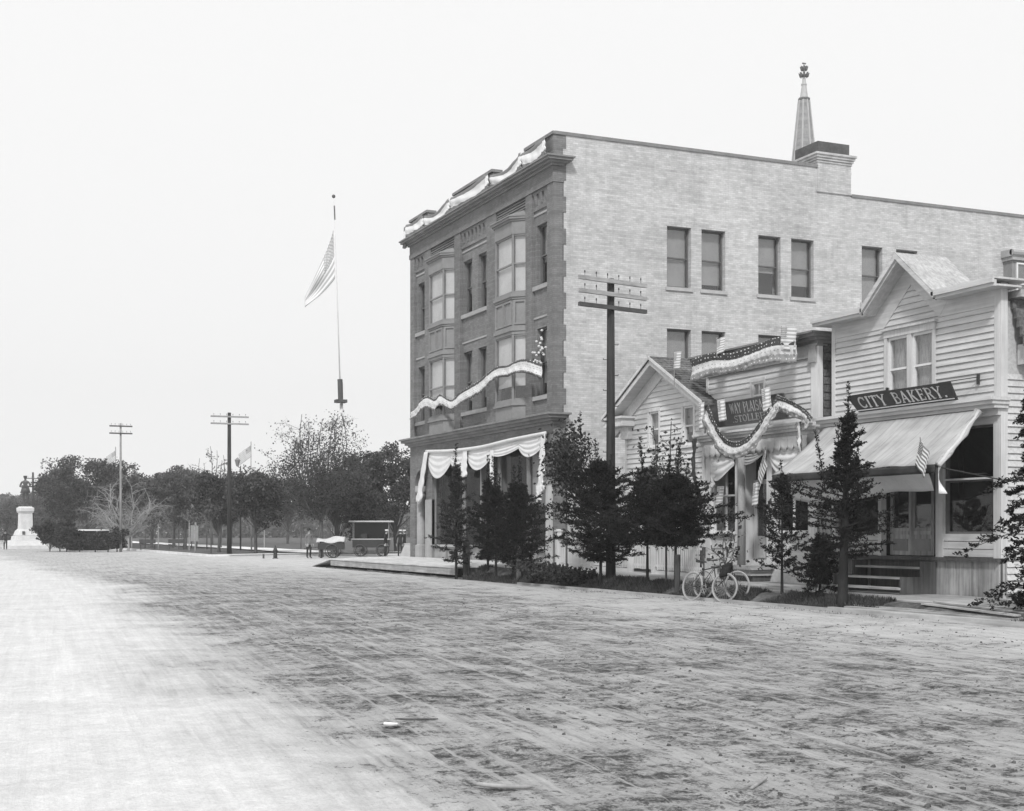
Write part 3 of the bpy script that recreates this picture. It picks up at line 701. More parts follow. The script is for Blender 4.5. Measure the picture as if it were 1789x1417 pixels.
MB().box(20.9, 21.05, y0-.02, y1+.04, .0, 1.22).build('picket_gap_backing', M['cap_backing'], hs)  # dark box added behind the fence to blacken the gaps between pickets
hl = [(a-.1,b-.0+.1,c-.07,d+.12) for a,b,c,d in wins+low]
def gab(za, zb):
    out = []
    base = cut(y0+.12, y1-.12, hl)(za, zb)
    for p, q, _, _ in base:
        f = lambda z: (max(p, yc-(6.5-z)/sl) if z > 5.2 else p, min(q, yc+(6.5-z)/sl) if z > 5.2 else q)
        a, b_ = f(za); c, d = f(zb)
        if b_ > a: out.append((a, b_, min(c, yc) if c > d else c, max(d, yc-.0) if c > d else d))
    return out
boards(hw, F, .5, 6.5, .152, gab, M['white'])
trim(hs, F, 'corner_board', M['whitev'], (y1-.12,y1,.4,5.0,-.05,.05)); trim(hs, F, 'corner_board', M['whitev'], (y0,y0+.12,.4,5.2,-.05,.05))
for a, b, c, d in wins+low:
    o = window(hs, F, a, b, c, d, -.01, M['sashw'], M['lace'], c+.4); casing(hs, F, a, b, c, d, M['whitev'], .1, False)
# rake boards and roof
for s_ in (-1, 1):
    ye = yc+s_*3.08; ze = hz(ye)
    q = lambda x, y, dz: (x, y, hz(y)+dz)
    b = MB(); a0, a1 = yc, ye
    b.hexa([q(20.92,a0,-.42),q(21.02,a0,-.42),q(21.02,a1,-.42),q(20.92,a1,-.42),q(20.92,a0,-.0),q(21.02,a0,-.0),q(21.02,a1,-.0),q(20.92,a1,-.0)]); b.build('frieze_board', M['whitex'], hs)
    b = MB(); b.hexa([q(20.5,a0,-.05),q(20.56,a0,-.05),q(20.56,a1,-.05),q(20.5,a1,-.05),q(20.5,a0,.2),q(20.56,a0,.2),q(20.56,a1,.2),q(20.5,a1,.2)])
    b.hexa([q(20.44,a0,.12),q(20.5,a0,.12),q(20.5,a1,.12),q(20.44,a1,.12),q(20.44,a0,.22),q(20.5,a0,.22),q(20.5,a1,.22),q(20.44,a1,.22)]); b.build('rake_board', M['whitex'], hs)
    b = MB(); b.hexa([q(20.56,a0,.0),q(31.2,a0,.0),q(31.2,a1,.0),q(20.56,a1,.0),q(20.56,a0,.1),q(31.2,a0,.1),q(31.2,a1,.1),q(20.56,a1,.1)]); rf = b.build('roof', M['whitex'], hs)
    n = 19
    for i in range(n):     # shingle courses
        ya, yb = a0+(a1-a0)*i/n, a0+(a1-a0)*(i+1.15)/n
        if abs(yb-yc) > 3.12: yb = yc+s_*3.12
        MB().hexa([q(20.46,ya,.1),q(31.25,ya,.1),q(31.25,yb,.1),q(20.46,yb,.1),q(20.46,ya,.215),q(31.25,ya,.215),q(31.25,yb,.245),q(20.46,yb,.245)]).build('shingle_course', M['shingle'], rf)
MB().box(20.5, 21.05, 38.35, 39.6, 5.02, 5.1).build('eave_return', M['whitex'], hs)
b = MB(); b.box(20.52, 21.0, 38.4, 39.55, 5.1, 5.26); b.box(20.46, 21.0, 38.33, 39.64, 5.26, 5.33); b.box(20.8, 21.02, 38.5, 39.0, 4.62, 5.02); b.build('eave_bracket', M['whitex'], hs)
ch = MB(); ch.box(24.2, 24.75, 36.3, 36.85, 6.3, 7.15); ch.box(24.14, 24.81, 36.24, 36.91, 7.15, 7.26); ch.build('chimney', M['red'], hs)

# ---- false-front saloon
sa = thing('false_front_saloon', 'white false front saloon with star bunting, signboard and scalloped awning fringe', 'saloon', (21, 31.3, .35))
y0, y1 = 28.63, 34.05; F = FR(21.0)
w = MB(); holes_wall(w, FR(21.06), y0+.04, y1-.02, .1, 6.42, [(31.14,31.72,5.0,5.73),(32.52,33.8,1.62,3.75),(29.12,30.72,1.62,3.75),(30.98,32.42,.8,3.75)], .1)
w.box(21.2, 30, y0+.04, y0+.1, .1, 6.25); w.box(21.2, 30, y1-.08, y1-.02, .1, 6.25); w.box(21.2, 30, y0+.04, y1-.02, 6.25, 6.3)
sw = w.build('wall', M['white'], sa)
hl = [(31.06,31.8,4.95,5.83)]
boards(sw, F, 4.5, 6.1, .157, cut(y0+.33, y1-.12, hl), M['white'])
window(sa, F, 31.14, 31.72, 5.0, 5.73, -.02, M['sashw'], M['blind'], 5.4, 2); casing(sa, F, 31.14, 31.72, 5.0, 5.73, M['whitev'], .08, False)
trim(sa, F, 'corner_pilaster', M['whitev'], (y0,y0+.33,4.5,6.35,-.09,.04)); trim(sa, F, 'corner_board', M['whitev'], (y1-.12,y1,4.5,6.35,-.05,.04))
b = MB(); b.box(20.93, 21.08, y0+.3, y1, 6.1, 6.42); b.build('frieze', M['whitex'], sa)
b = MB()
for z0, z1, p in ((6.42,6.5,.14),(6.5,6.58,.24),(6.58,6.66,.34),(6.66,6.71,.4)): b.box(21-p, 21.3, y0-p*.35, y1+p*1.2, z0, z1)
b.build('cornice', M['cornice'], sa)
b = MB(); b.box(20.86, 21.2, y0+.02, y0+.4, 6.36, 6.42); b.box(20.84, 20.95, y0+.06, y0+.36, 5.95, 6.36); b.build('cornice_bracket', M['redtrim'], sa)
# shop front
b = MB()
for z0, z1, p in ((4.16,4.25,.1),(4.25,4.33,.22),(4.33,4.4,.3),(4.4,4.46,.36)): b.box(21-p, 21.05, y0-.05, y1+.28, z0, z1)
b.build('shop_cornice', M['whitex'], sa)
trim(sa, F, 'frieze', M['white'], (y0+.05,y1,3.75,4.16,-.05,.04))
for a, b_ in ((33.8,34.06),(32.42,32.52),(30.72,30.98),(28.75,29.12)): trim(sa, F, 'pilaster', M['whitev'], (a,b_,.9,3.75,-.06,.1))
trim(sa, F, 'panel_strip', M['whitev'], (28.82,29.05,1.2,1.95,-.08,-.055))
for a, b_ in ((32.52,33.8),(29.12,30.72)):
    window(sa, F, a, b_, 1.62, 3.75, .03, M['sashw'], None, None, 2, 'shopglass', True, .06, True, 'shop_window')
    trim(sa, F, 'bulkhead', M['white'], (a,b_,.9,1.62,-.03,.05)); trim(sa, F, 'bulkhead_rail', M['whitex'], (a,b_,1.2,1.27,-.05,-.03)); trim(sa, F, 'window_ledge', M['whitex'], (a-.03,b_+.03,1.56,1.625,-.11,-.031))
dr = trim(sa, F, 'door', M['creamv'], (31.1,32.2,.8,1.55,.35,.4),(31.1,31.24,1.55,3.1,.35,.4),(32.06,32.2,1.55,3.1,.35,.4),(31.24,32.06,2.98,3.1,.35,.4))
trim(dr, F, 'door_panel', M['creamv'], (31.3,31.62,.95,1.4,.33,.352)); trim(dr, F, 'door_panel', M['creamv'], (31.68,32.0,.95,1.4,.33,.352)); trim(dr, F, 'pane', M['shopglass'], (31.24,32.06,1.55,2.98,.37,.38))
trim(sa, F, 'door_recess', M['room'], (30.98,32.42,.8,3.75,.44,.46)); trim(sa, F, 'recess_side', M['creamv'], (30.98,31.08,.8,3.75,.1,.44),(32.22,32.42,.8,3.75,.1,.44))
b = MB(); b.box(20.93, 21.1, y0+.02, y1+.05, .1, .9); b.build('base_wall', M['whitex'], sa)
st = MB(); st.box(20.2, 20.92, 30.6, 32.45, .66, .76); st.box(20.26, 20.92, 30.7, 32.35, .5, .66); st.build('stoop', M['plankx'], sa); MB().box(20.35, 20.9, 30.75, 32.3, .2, .5).build('stoop_base', M['darkwood'], sa)
MB().tube([(20.72,31.86,.76),(20.73,31.86,2.2),(20.72,31.88,4.1)], [.115,.105,.1], 12).build('porch_post', M['barkpale'], sa, smooth=True)
# roof slope and shingled flank seen beside the false front
for i in range(30):
    z = .6+i*.2
    MB().hexa([(21.07,y0+.0,z),(29.9,y0+.0,z),(29.9,y0+.04,z),(21.07,y0+.04,z),(21.07,y0+.025,z+.21),(29.9,y0+.025,z+.21),(29.9,y0+.04,z+.21),(21.07,y0+.04,z+.21)]).build('shingle_course', M['shingle'], sw)
sc_ = MB(); sc_.box(23.0, 23.75, 29.6, 30.3, 6.2, 7.25); sc = sc_.build('chimney', M['red'], sa)
rr2 = random.Random(5)
for i in range(9):
    for j in range(3): MB().box(22.95+rr2.uniform(0,.06), 23.2+rr2.uniform(0,.5), 29.55+j*.27, 29.8+j*.27, 7.25+.085*(i % 3), 7.325+.085*(i % 3)).build('loose_brick', M['red'], sc) if i < 3 else None
# signboard
def stroke(mb, pts, w, fr, closed=False):
    for (a, b_) in zip(pts, pts[1:]):
        dx, dy = b_[0]-a[0], b_[1]-a[1]; L = math.hypot(dx, dy) or 1; nx, ny = -dy/L*w/2, dx/L*w/2; ex, ey = dx/L*w*.25, dy/L*w*.25
        q = [(a[0]-ex+nx,a[1]-ey+ny),(a[0]-ex-nx,a[1]-ey-ny),(b_[0]+ex-nx,b_[1]+ey-ny),(b_[0]+ex+nx,b_[1]+ey+ny)]
        mb.hexa([fr(*p, 0) for p in q]+[fr(*p, .006) for p in q])
def arc(cx, cy, rx, ry, a0, a1, n=10): return [(cx+rx*math.cos(R(a0+(a1-a0)*i/n)), cy+ry*math.sin(R(a0+(a1-a0)*i/n))) for i in range(n+1)]
T, N_ = .17, .1
def GL(ch, serif=True):
    """strokes of a capital in a cell of height 1: (points, width)"""
    def stem(x): return [([(x,0),(x,1)],T)] + ([([(x-.15,.03),(x+.15,.03)],.06),([(x-.15,.97),(x+.15,.97)],.06)] if serif else [])
    if ch == 'I': return stem(.2), .4
    if ch == 'T': return stem(.4)[:2]+[([(.02,.95),(.78,.95)],.1)]+([([(.05,1),(.05,.78)],.06),([(.75,1),(.75,.78)],.06)] if serif else []), .8
    if ch == 'L': return stem(.2)+[([(.2,.05),(.65,.05)],.1),([(.66,0),(.66,.25)],.06)], .72
    if ch == 'E': return stem(.2)+[([(.2,.05),(.68,.05)],.1),([(.2,.95),(.66,.95)],.1),([(.2,.52),(.55,.52)],.09),([(.69,0),(.69,.26)],.06),([(.67,1),(.67,.76)],.06),([(.56,.42),(.56,.62)],.05)], .76
    if ch == 'B': return stem(.2)+[([(.2,.95)]+arc(.45,.75,.22,.2,90,-90)+[(.2,.55)],.1),([(.2,.55)]+arc(.48,.29,.25,.25,90,-90)+[(.2,.04)],.11)], .82
    if ch == 'P': return stem(.2)+[([(.2,.95)]+arc(.45,.71,.24,.24,90,-90)+[(.2,.47)],.11)], .74
    if ch == 'R': return stem(.2)+[([(.2,.95)]+arc(.45,.73,.23,.22,90,-90)+[(.2,.51)],.11),([(.45,.51),(.72,.02)],T*.9)]+([([(.62,.03),(.88,.03)],.06)] if serif else []), .86
    if ch == 'K': return stem(.2)+[([(.25,.42),(.68,.97)],N_),([(.38,.55),(.74,.02)],T)]+([([(.6,.03),(.9,.03)],.06),([(.55,.97),(.85,.97)],.06)] if serif else []), .88
    if ch == 'A': return [([(.1,0),(.42,1)],N_),([(.42,1),(.76,0)],T),([(.22,.32),(.64,.32)],.08)]+([([(-.02,.03),(.24,.03)],.06),([(.62,.03),(.9,.03)],.06)] if serif else []), .86
    if ch == 'Y': return [([(.08,.98),(.4,.48)],T*.9),([(.72,.98),(.4,.48)],N_),([(.4,.5),(.4,0)],T)]+([([(-.05,.97),(.22,.97)],.06),([(.58,.97),(.86,.97)],.06),([(.26,.03),(.54,.03)],.06)] if serif else []), .8
    if ch == 'W': return [([(.06,1),(.28,0)],T*.85),([(.28,0),(.5,.95)],N_),([(.5,.95),(.72,0)],T*.85),([(.72,0),(.94,1)],N_)], 1.0
    if ch == 'C': return [(arc(.45,.5,.36,.46,48,312,16),.14),([(.74,.98),(.74,.68)],.06),([(.74,.3),(.74,.06)],.06)], .84
    if ch == 'O': return [(arc(.44,.5,.35,.46,0,360,18),.14)], .88
    if ch == 'S': return [(arc(.37,.73,.25,.22,30,270,10)+arc(.38,.27,.27,.23,90,-150,10),.13)]+([([(.62,.98),(.62,.74)],.05),([(.1,.02),(.1,.28)],.05)] if serif else []), .72
    if ch == '.': return [([(.1,.08),(.2,.08)],.16)], .3
    return [], .4
def lettering(parent, text, u_start, u_end, z0, h, place, mat, serif=True, gap=.1):
    ws = [GL(c_, serif)[1]+gap for c_ in text]; sx = (u_end-u_start)/sum(ws); u = u_start
    for c_, wd in zip(text, ws):
        st_ = GL(c_, serif)[0]
        if st_:
            mb = MB()
            for pts, wdt in st_: stroke(mb, pts, wdt, lambda a, b_, d, u=u: place(u+a*sx, z0+b_*h, d))
            mb.build('letter', mat, parent)
        u += wd*sx
# the letters read from far (left) to near (right): u grows towards the camera
sg = thing('saloon_signboard', 'dark signboard with pale lettering tilted over the saloon cornice, half hidden by flags', 'sign', (20.66, 32.0, 4.5))
def tilt(x_low, x_high, zl, zh): return lambda z: x_low+(x_high-x_low)*(z-zl)/(zh-zl)
tx = tilt(20.66, 20.5, 4.62, 5.28)
b = MB(); z0, z1 = 4.60, 5.24; ya, yb = 29.6, 33.45
b.hexa([(tx(z0)+.01,ya,z0),(tx(z0)+.05,ya,z0),(tx(z0)+.05,yb,z0),(tx(z0)+.01,yb,z0),(tx(z1)+.01,ya,z1),(tx(z1)+.05,ya,z1),(tx(z1)+.05,yb,z1),(tx(z1)+.01,yb,z1)]); bd = b.build('board', M['signgrey'], sg)
pl = lambda u, z, d: (tx(z)-d-.0005, 33.45-u, z)
fm = MB()
for (a, b_, c, d) in ((ya,yb,z0,z0+.03),(ya,yb,z1-.03,z1)): fm.hexa([(tx(c)-.012,a,c),(tx(c)+.009,a,c),(tx(c)+.009,b_,c),(tx(c)-.012,b_,c),(tx(d)-.012,a,d),(tx(d)+.009,a,d),(tx(d)+.009,b_,d),(tx(d)-.012,b_,d)])
fm.build('frame', M['sash'], sg)
lettering(sg, 'WAY PLAISA', 1.27, 2.86, 4.90, .265, pl, M['letterg'], False)
lettering(sg, '.STOLLBE', 1.29, 2.84, 4.655, .18, pl, M['letterg'], True)
for y in (30.2, 33.1): MB().tube([(tx(5.2)+.05, y, 5.18), (20.95, y, 5.25)], .012, 5).build('stay_rod', M['iron'], sg)

# ---- bakery
bkr = thing('city_bakery', 'cream clapboard bakery with front gable, striped awning and wooden steps', 'bakery', (21, 25.3, .25))
y0, y1 = 22.4, 28.15; F = FR(21.0)
w = MB(); holes_wall(w, FR(21.06), y0+.05, y1-.03, 3.95, 6.55, [(24.46,25.17,4.7,6.2),(25.31,26.02,4.7,6.2)], .1); w.box(21.2, 31, y0+.05, y0+.11, 3.95, 6.55); w.box(21.2, 31, y1-.09, y1-.03, 3.95, 6.55); w.box(21.06, 31, y1-.09, y1-.03, .1, 3.95); w.box(21.06, 31, y0+.05, y0+.11, .1, 3.95); w.add([(21.06,23.9,6.5),(21.06,26.5,6.5),(21.06,25.2,7.7)], [(0,1,2)])
bw2 = w.build('wall', M['cream'], bkr)
wb = (24.36, 26.12, 4.7, 6.36)
rl = lambda z: 1.25*max(0, (7.62-z))/1.03   # half width of gable field at height z
def bspan(za, zb):
    zm = (za+zb)/2
    if zm < 6.44: return cut(y0+.14, y1-.14, [wb])(za, zb)
    g = lambda z: max(0, .86*(7.33-z)/.88*1.1)
    return [(25.2-g(za), 25.2+g(za), 25.2-g(zb), 25.2+g(zb))]
boards(bw2, F, 4.5, 7.33, .1415, bspan, M['cream'])
trim(bkr, F, 'corner_board', M['creamv'], (y0,y0+.14,4.45,6.9,-.05,.05)); trim(bkr, F, 'corner_board', M['creamv'], (y1-.14,y1,4.45,6.9,-.05,.05))
# frieze band that follows the gable
g = lambda z: max(0, .86*(7.33-z)/.88*1.1)
b = MB(); b.box(20.955, 21.05, 25.2+g(6.44)+.0, y1-.14, 6.445, 6.9); b.box(20.955, 21.05, y0+.14, 25.2-g(6.44), 6.445, 6.9)
for s_ in (-1, 1):
    P0 = (25.2+s_*g(6.445), 6.445); P1 = (25.2, 7.33); Q1 = (25.2, 7.86); Q0 = (25.2+s_*1.32, 6.9)
    b.hexa([(20.95,*P0),(21.04,*P0),(21.04,*P1),(20.95,*P1),(20.95,*Q0),(21.04,*Q0),(21.04,*Q1),(20.95,*Q1)])
b.build('frieze_board', M['cream'], bkr)
# eaves
def eave(yA, yB):
    b = MB(); b.box(20.62, 21.3, yA, yB, 6.78, 6.82); b.box(20.56, 20.62, yA, yB, 6.77, 6.9); b.box(20.50, 20.56, yA, yB, 6.84, 6.93); b.box(20.53, 21.6, yA, yB, 6.93, 6.97); return b.build('eave', M['cream'], bkr)
eave(26.42, 28.42); eave(22.12, 24.0)
for s_ in (-1, 1):
    A = (25.2, 7.98); B = (25.2+s_*1.27, 6.90)
    b = MB()
    for xa, xb, lo, hi in ((20.56,20.62,-.16,.0),(20.50,20.56,-.1,.02)):
        b.hexa([(xa,A[0],A[1]+lo),(xb,A[0],A[1]+lo),(xb,B[0],B[1]+lo),(xa,B[0],B[1]+lo),(xa,A[0],A[1]+hi),(xb,A[0],A[1]+hi),(xb,B[0],B[1]+hi),(xa,B[0],B[1]+hi)])
    b.build('rake_board', M['cream'], bkr)
    b = MB(); b.hexa([(20.5,A[0],A[1]+.02),(22.0,A[0],A[1]+.02),(22.0,B[0],B[1]+.02),(20.5,B[0],B[1]+.02),(20.5,A[0],A[1]+.05),(22.0,A[0],A[1]+.05),(22.0,B[0],B[1]+.05),(20.5,B[0],B[1]+.05)]); b.build('gable_roof', M['shinglel'], bkr)
    b = MB(); b.hexa([(20.62,A[0],A[1]-.13),(21.0,A[0],A[1]-.13),(21.0,B[0],B[1]-.13),(20.62,B[0],B[1]-.13),(20.62,A[0],A[1]-.1),(21.0,A[0],A[1]-.1),(21.0,B[0],B[1]-.1),(20.62,B[0],B[1]-.1)]); b.build('soffit', M['cream'], bkr)
b = MB(); b.box(21.3, 31.2, y0-.25, y1+.1, 6.6, 6.75); b.build('flat_roof', M['shinglel'], bkr)
# paired window
b = MB(); a, e_, c, d = wb
b.box(20.93, 21.06, a, a+.1, c, d-.16); b.box(20.93, 21.06, e_-.1, e_, c, d-.16); b.box(20.93, 21.06, 25.17, 25.31, c, d-.16); b.box(20.92, 21.06, a, e_, d-.16, d); b.box(20.86, 21.06, a-.06, e_+.06, d, d+.05); b.box(20.88, 21.06, a-.04, e_+.04, c-.06, c); b.build('window_casing', M['creamv'], bkr)
for a, e_ in ((24.46,25.17),(25.31,26.02)): window(bkr, F, a, e_, 4.7, 6.2, -.02, M['sashw'], M['lace'], 4.72, name='window')
# shop cornice, front, doors
b = MB()
for z0, z1, p in ((4.12,4.26,.12),(4.26,4.34,.28),(4.34,4.42,.36),(4.42,4.49,.44)): b.box(21-p, 21.1, y0-p*.4, y1+p*.6, z0, z1)
b.build('shop_cornice', M['cream'], bkr)
trim(bkr, F, 'shop_frieze', M['cream'], (y0,y1,3.95,4.12,-.04,.05))
for a, e_ in ((22.4,22.57),(24.13,24.3),(26.24,26.36),(27.98,28.15)): trim(bkr, F, 'pilaster', M['creamv'], (a,e_,1.1,3.95,-.05,.1))
for a, e_ in ((22.57,24.13),(26.36,27.98)):
    o = window(bkr, F, a, e_, 1.6, 3.95, .03, M['sash'], None, None, 1, 'shopglass', True, .05, True, 'shop_window')
    for z in (1.12, 1.29, 1.46): trim(o, F, 'bulkhead_board', M['cream'], (a,e_,z,z+.155,-.03,.05))
    trim(o, F, 'transom_bar', M['sashw'], (a,e_,2.79,2.83,.0,.03))
for a, e_ in ((24.68,25.42),(25.44,26.2)):
    dr = trim(bkr, F, 'door', M['greyv'], (a,e_,1.12,1.75,.18,.23),(a,a+.1,1.75,3.3,.18,.23),(e_-.1,e_,1.75,3.3,.18,.23),(a+.1,e_-.1,3.2,3.3,.18,.23))  # door colours darkened to hold the shade under the awning
    trim(dr, F, 'door_panel', M['baywood'], (a+.12,e_-.12,1.22,1.5,.165,.182)); trim(dr, F, 'pane', M['shopglass'], (a+.1,e_-.1,1.75,3.2,.20,.21)); trim(dr, F, 'door_rail', M['greyv'], (a+.08,e_-.08,1.6,1.68,.165,.182))
trim(bkr, F, 'recess_side', M['room'], (24.24,24.3,1.1,3.95,.11,.5)); trim(bkr, F, 'recess_side', M['room'], (26.3,26.36,1.1,3.95,.11,.5)); trim(bkr, F, 'door_jamb', M['creamv'], (24.3,24.42,1.1,3.95,.0,.1)); trim(bkr, F, 'recess_back', M['room'], (24.1,26.4,1.1,3.95,.5,.52))  # near-black sides and back: the doorway's shade is put into the colour
trim(bkr, F, 'recess_floor', M['plankx'], (24.3,26.3,1.05,1.1,.0,.5))
b = MB(); b.box(20.86, 21.05, y0-.02, y1+.02, 1.02, 1.1); b.build('porch_ledge', M['darkwood'], bkr)
skt = MB().box(20.99, 21.05, y0, y1, .1, 1.02).build('skirting', M['darkwood'], bkr)
y = y0
rs = random.Random(8)
while y < y1-.02:
    wd = rs.uniform(.12, .19); ye = min(y+wd, y1)
    if not (24.3 < (y+ye)/2 < 26.7): MB().box(20.955+rs.uniform(-.006,.006), 20.99, y+.004, ye-.003, .2+rs.uniform(0,.03), 1.02).build('skirting_board', M['greyv'], skt)
    y = ye
stp = MB(); stp.box(20.5, 20.92, 24.3, 24.36, .25, 1.0); stp.box(19.95, 20.5, 24.3, 24.36, .25, .66); stp = stp.build('steps', M['darkwood'], bkr)
sc2 = MB(); sc2.box(20.5, 20.92, 26.7, 26.76, .25, 1.0); sc2.box(19.95, 20.5, 26.7, 26.76, .25, .66); sc2.build('cheek_board', M['darkwood'], stp)
for i, (z, x) in enumerate(((.87,20.55),(.64,20.2),(.42,19.85))): MB().box(x, x+.33, 24.33, 26.8, z-.045, z).build('tread', M['plank'], stp)
# flank of the bakery, down the street
S = SD(y0); fk = MB().box(21.06, 31, y0+.055, y0+.12, .1, 5.1).build('flank_wall', M['cream'], bkr)
boards(fk, S, .35, 5.0, .1415, cut(21.14, 31, []), M['cream'])
trim(bkr, S, 'corner_board', M['creamv'], (20.955,21.14,1.1,6.9,-.05,.05))
b = MB(); b.box(21.5, 31, y0-.42, y0+.1, 5.22, 5.27); b.box(21.5, 31, y0-.46, y0-.42, 5.2, 5.36); b.box(21.45, 21.52, y0-.48, y0, 5.2, 5.62); b.build('flank_eave', M['creamv'], bkr)
for i in range(6): MB().hexa([(21.3,y0-.5+i*.09,5.36+i*.2),(31,y0-.5+i*.09,5.36+i*.2),(31,y0-.4+i*.09,5.36+i*.2),(21.3,y0-.4+i*.09,5.36+i*.2),(21.3,y0-.46+i*.09,5.58+i*.2),(31,y0-.46+i*.09,5.58+i*.2),(31,y0-.4+i*.09,5.58+i*.2),(21.3,y0-.4+i*.09,5.58+i*.2)]).build('shingle_course', M['shingle'], bkr)
# bakery sign
bs = thing('bakery_signboard', 'long black signboard reading CITY BAKERY leaning out above the bakery awning', 'sign', (20.5, 25, 4.49))
z0, z1 = 4.495, 4.87; ya, yb = 23.15, 26.68; tx = tilt(20.56, 20.28, z0, z1)
b = MB(); b.hexa([(tx(z0),ya+.08,z0),(tx(z0)+.04,ya+.08,z0),(tx(z0)+.04,yb-.1,z0),(tx(z0),yb-.1,z0),(tx(z1),ya,z1),(tx(z1)+.04,ya,z1),(tx(z1)+.04,yb,z1),(tx(z1),yb,z1)]); b.build('board', M['signboard'], bs)
b = MB(); b.bar((tx(z0+.035)-.008, ya+.12, z0+.035), (tx(z0+.035)-.008, yb-.12, z0+.035), .012, .022); b.build('rule', M['letter'], bs)
pl2 = lambda u, z, d: (tx(z)-d-.001, 26.68-u, z)
lettering(bs, 'CITY', .30, 1.30, 4.575, .235, pl2, M['letter'])
lettering(bs, 'BAKERY.', 1.52, 3.28, 4.575, .235, pl2, M['letter'])
for y in (23.0, 26.0):
    MB().tube([(20.93, y, 4.98), (tx(z1), y+.5, z1)], .011, 5).build('stay_rod', M['iron'], bs); MB().box(20.9, 20.96, y-.02, y+.02, 4.82, 5.04).build('stay_bracket', M['iron'], bs)
# awning
aw = thing('bakery_awning', 'wide pale canvas awning stretched over the bakery windows', 'awning', (20, 25, 3))
zt, zb_ = 4.22, 3.03; xt, xb = 20.62, 19.0
def awf(u, v):
    s = v; sag = -.06*math.sin(math.pi*s); y = (22.75+(28.0-22.75)*u)*(1-s)+(22.1+(27.85-22.1)*u)*s
    return (xt+(xb-xt)*s, y, zt+(zb_-zt)*s+sag+.02*math.sin(u*19+s*3)*s+.012*math.sin(u*47)*(1-s)*s)
MB().grid(awf, 40, 12).build('canvas', M['awning'], aw, smooth=True, solid=.006)
MB().grid(lambda u, v: (xb-.01+.03*math.sin(u*31)*v, 22.1+(27.85-22.1)*u, zb_-.18*v-.0), 40, 3).build('front_shadow_band', M['awningd'], aw, smooth=True, solid=.006)  # near-black strip paints the shadow below the awning's front edge
MB().tube([(xb+.03, 22.05, zb_-.03), (xb+.03, 27.9, zb_-.03)], .025, 8).build('front_bar', M['iron'], aw)
def val(u, v):
    y = 22.5+(27.9-22.5)*u; k = .5+.5*math.sin(u*5+1); return (xb+.12+v*(.5+.12*k)+.03*math.sin(u*23), y+v*.5*(1-u), zb_-.12-.1*v-.38*v*v*(1.2-.5*k)-.02*math.sin(u*17))
MB().grid(val, 36, 8).build('inner_valance', M['cloth'], aw, smooth=True, solid=.006)
for k, off in enumerate((0, .09, .17)):     # gathered side flap along the near edge
    pts = []
    for i in range(9):
        s = i/8; p = awf(0, s); pts.append((p[0]+.01*math.sin(i*2+k), p[1]-.04-off*.55-.02*math.sin(i*1.7+k), p[2]+.015-.03*k))
    MB().tube(pts, [.05-.008*k+.012*math.sin(i*2.1+k) for i in range(9)], 7).build('side_flap', M['awning'] if k != 1 else M['clothg'], aw, smooth=True)
MB().grid(lambda u, v: (19.0+.12*u, 22.1-.1+.16*math.sin(v*4)*u, 3.05-.62*v), 4, 8).build('flap_tail', M['cloth'], aw, smooth=True, solid=.008)
for y in (22.3, 27.8): MB().tube([(20.93, y, 2.75), (xb+.03, y-.15, zb_-.04)], .014, 6).build('stay_arm', M['iron'], aw)
# board fence closing the gap between saloon and bakery
gf = thing('gap_fence', 'narrow weathered board fence closing the gap between saloon and bakery', 'fence', (20.95, 28.4, .3))
y = 28.17
for i in range(4): MB().box(20.93, 20.96, y, y+.105, .2, 2.25+.04*math.sin(i*5)).build('fence_board', M['greyv'], gf); y += .112

# ---- picket fence and gate
XF = 20.5
fz = lambda y: walk_z(y)
pf = thing('picket_fence', 'white picket fence from the brick corner to the house gate', 'fence', (XF, 40.2, .45))
pf2 = thing('picket_fence', 'white picket fence between the house gate and the saloon', 'fence', (XF, 34.9, .4))
gt = thing('picket_gate', 'white picket gate between square posts in front of the gabled house', 'gate', (XF, 37, .4))
picket_me = None
def pickets(parent, ya, yb, step=.108, hgt=.83):
    o_ = ORG[parent.name]; y = ya+.06
    pm = MB(); pm.hexa([(-.012,-.026,0),(.012,-.026,0),(.012,.026,0),(-.012,.026,0),(-.012,-.026,hgt),(.012,-.026,hgt),(.012,.026,hgt),(-.012,.026,hgt)])
    first = None; k = 0
    while y < yb-.03:
        z = fz(y)+.12+.008*math.sin(k*7.3)
        if first is None:
            me = bpy.data.meshes.new('picket'); me.from_pydata(pm.v, [], pm.f); me.materials.append(M['whitev']); first = me
        o = bpy.data.objects.new('picket', first); COL.objects.link(o); o.parent = parent; o.location = (XF-o_[0]-.03, y-o_[1], z-o_[2]); o.rotation_euler = (0.012*math.sin(k*3.1), 0, 0)
        y += step; k += 1
def rails(parent, ya, yb):
    for h in (.24, .80): MB().bar((XF+.01, ya, fz(ya)+h), (XF+.01, yb, fz(yb)+h), .04, .07).build('rail', M['white'], parent)
    MB().hexa([(XF-.03,ya,fz(ya)-.1),(XF+.02,ya,fz(ya)-.1),(XF+.02,yb,fz(yb)-.1),(XF-.03,yb,fz(yb)-.1),(XF-.03,ya,fz(ya)+.1),(XF+.02,ya,fz(ya)+.1),(XF+.02,yb,fz(yb)+.1),(XF-.03,yb,fz(yb)+.1)]).build('base_board', M['white'], parent)
    MB().bar((XF-.04, ya, fz(ya)+.975), (XF-.04, yb, fz(yb)+.975), .09, .04).build('cap_rail', M['white'], parent)
def fpost(parent, y, h=1.22, w=.16):
    z = fz(y); b = MB(); b.box(XF-.02-w/2, XF-.02+w/2, y-w/2, y+w/2, z-.15, z+h); b.box(XF-.05-w/2, XF+.01+w/2, y-w/2-.03, y+w/2+.03, z+h, z+h+.04); b.box(XF-.02-w*.4, XF-.02+w*.4, y-w*.4, y+w*.4, z+h+.04, z+h+.08); b.build('post', M['whitev'], parent)
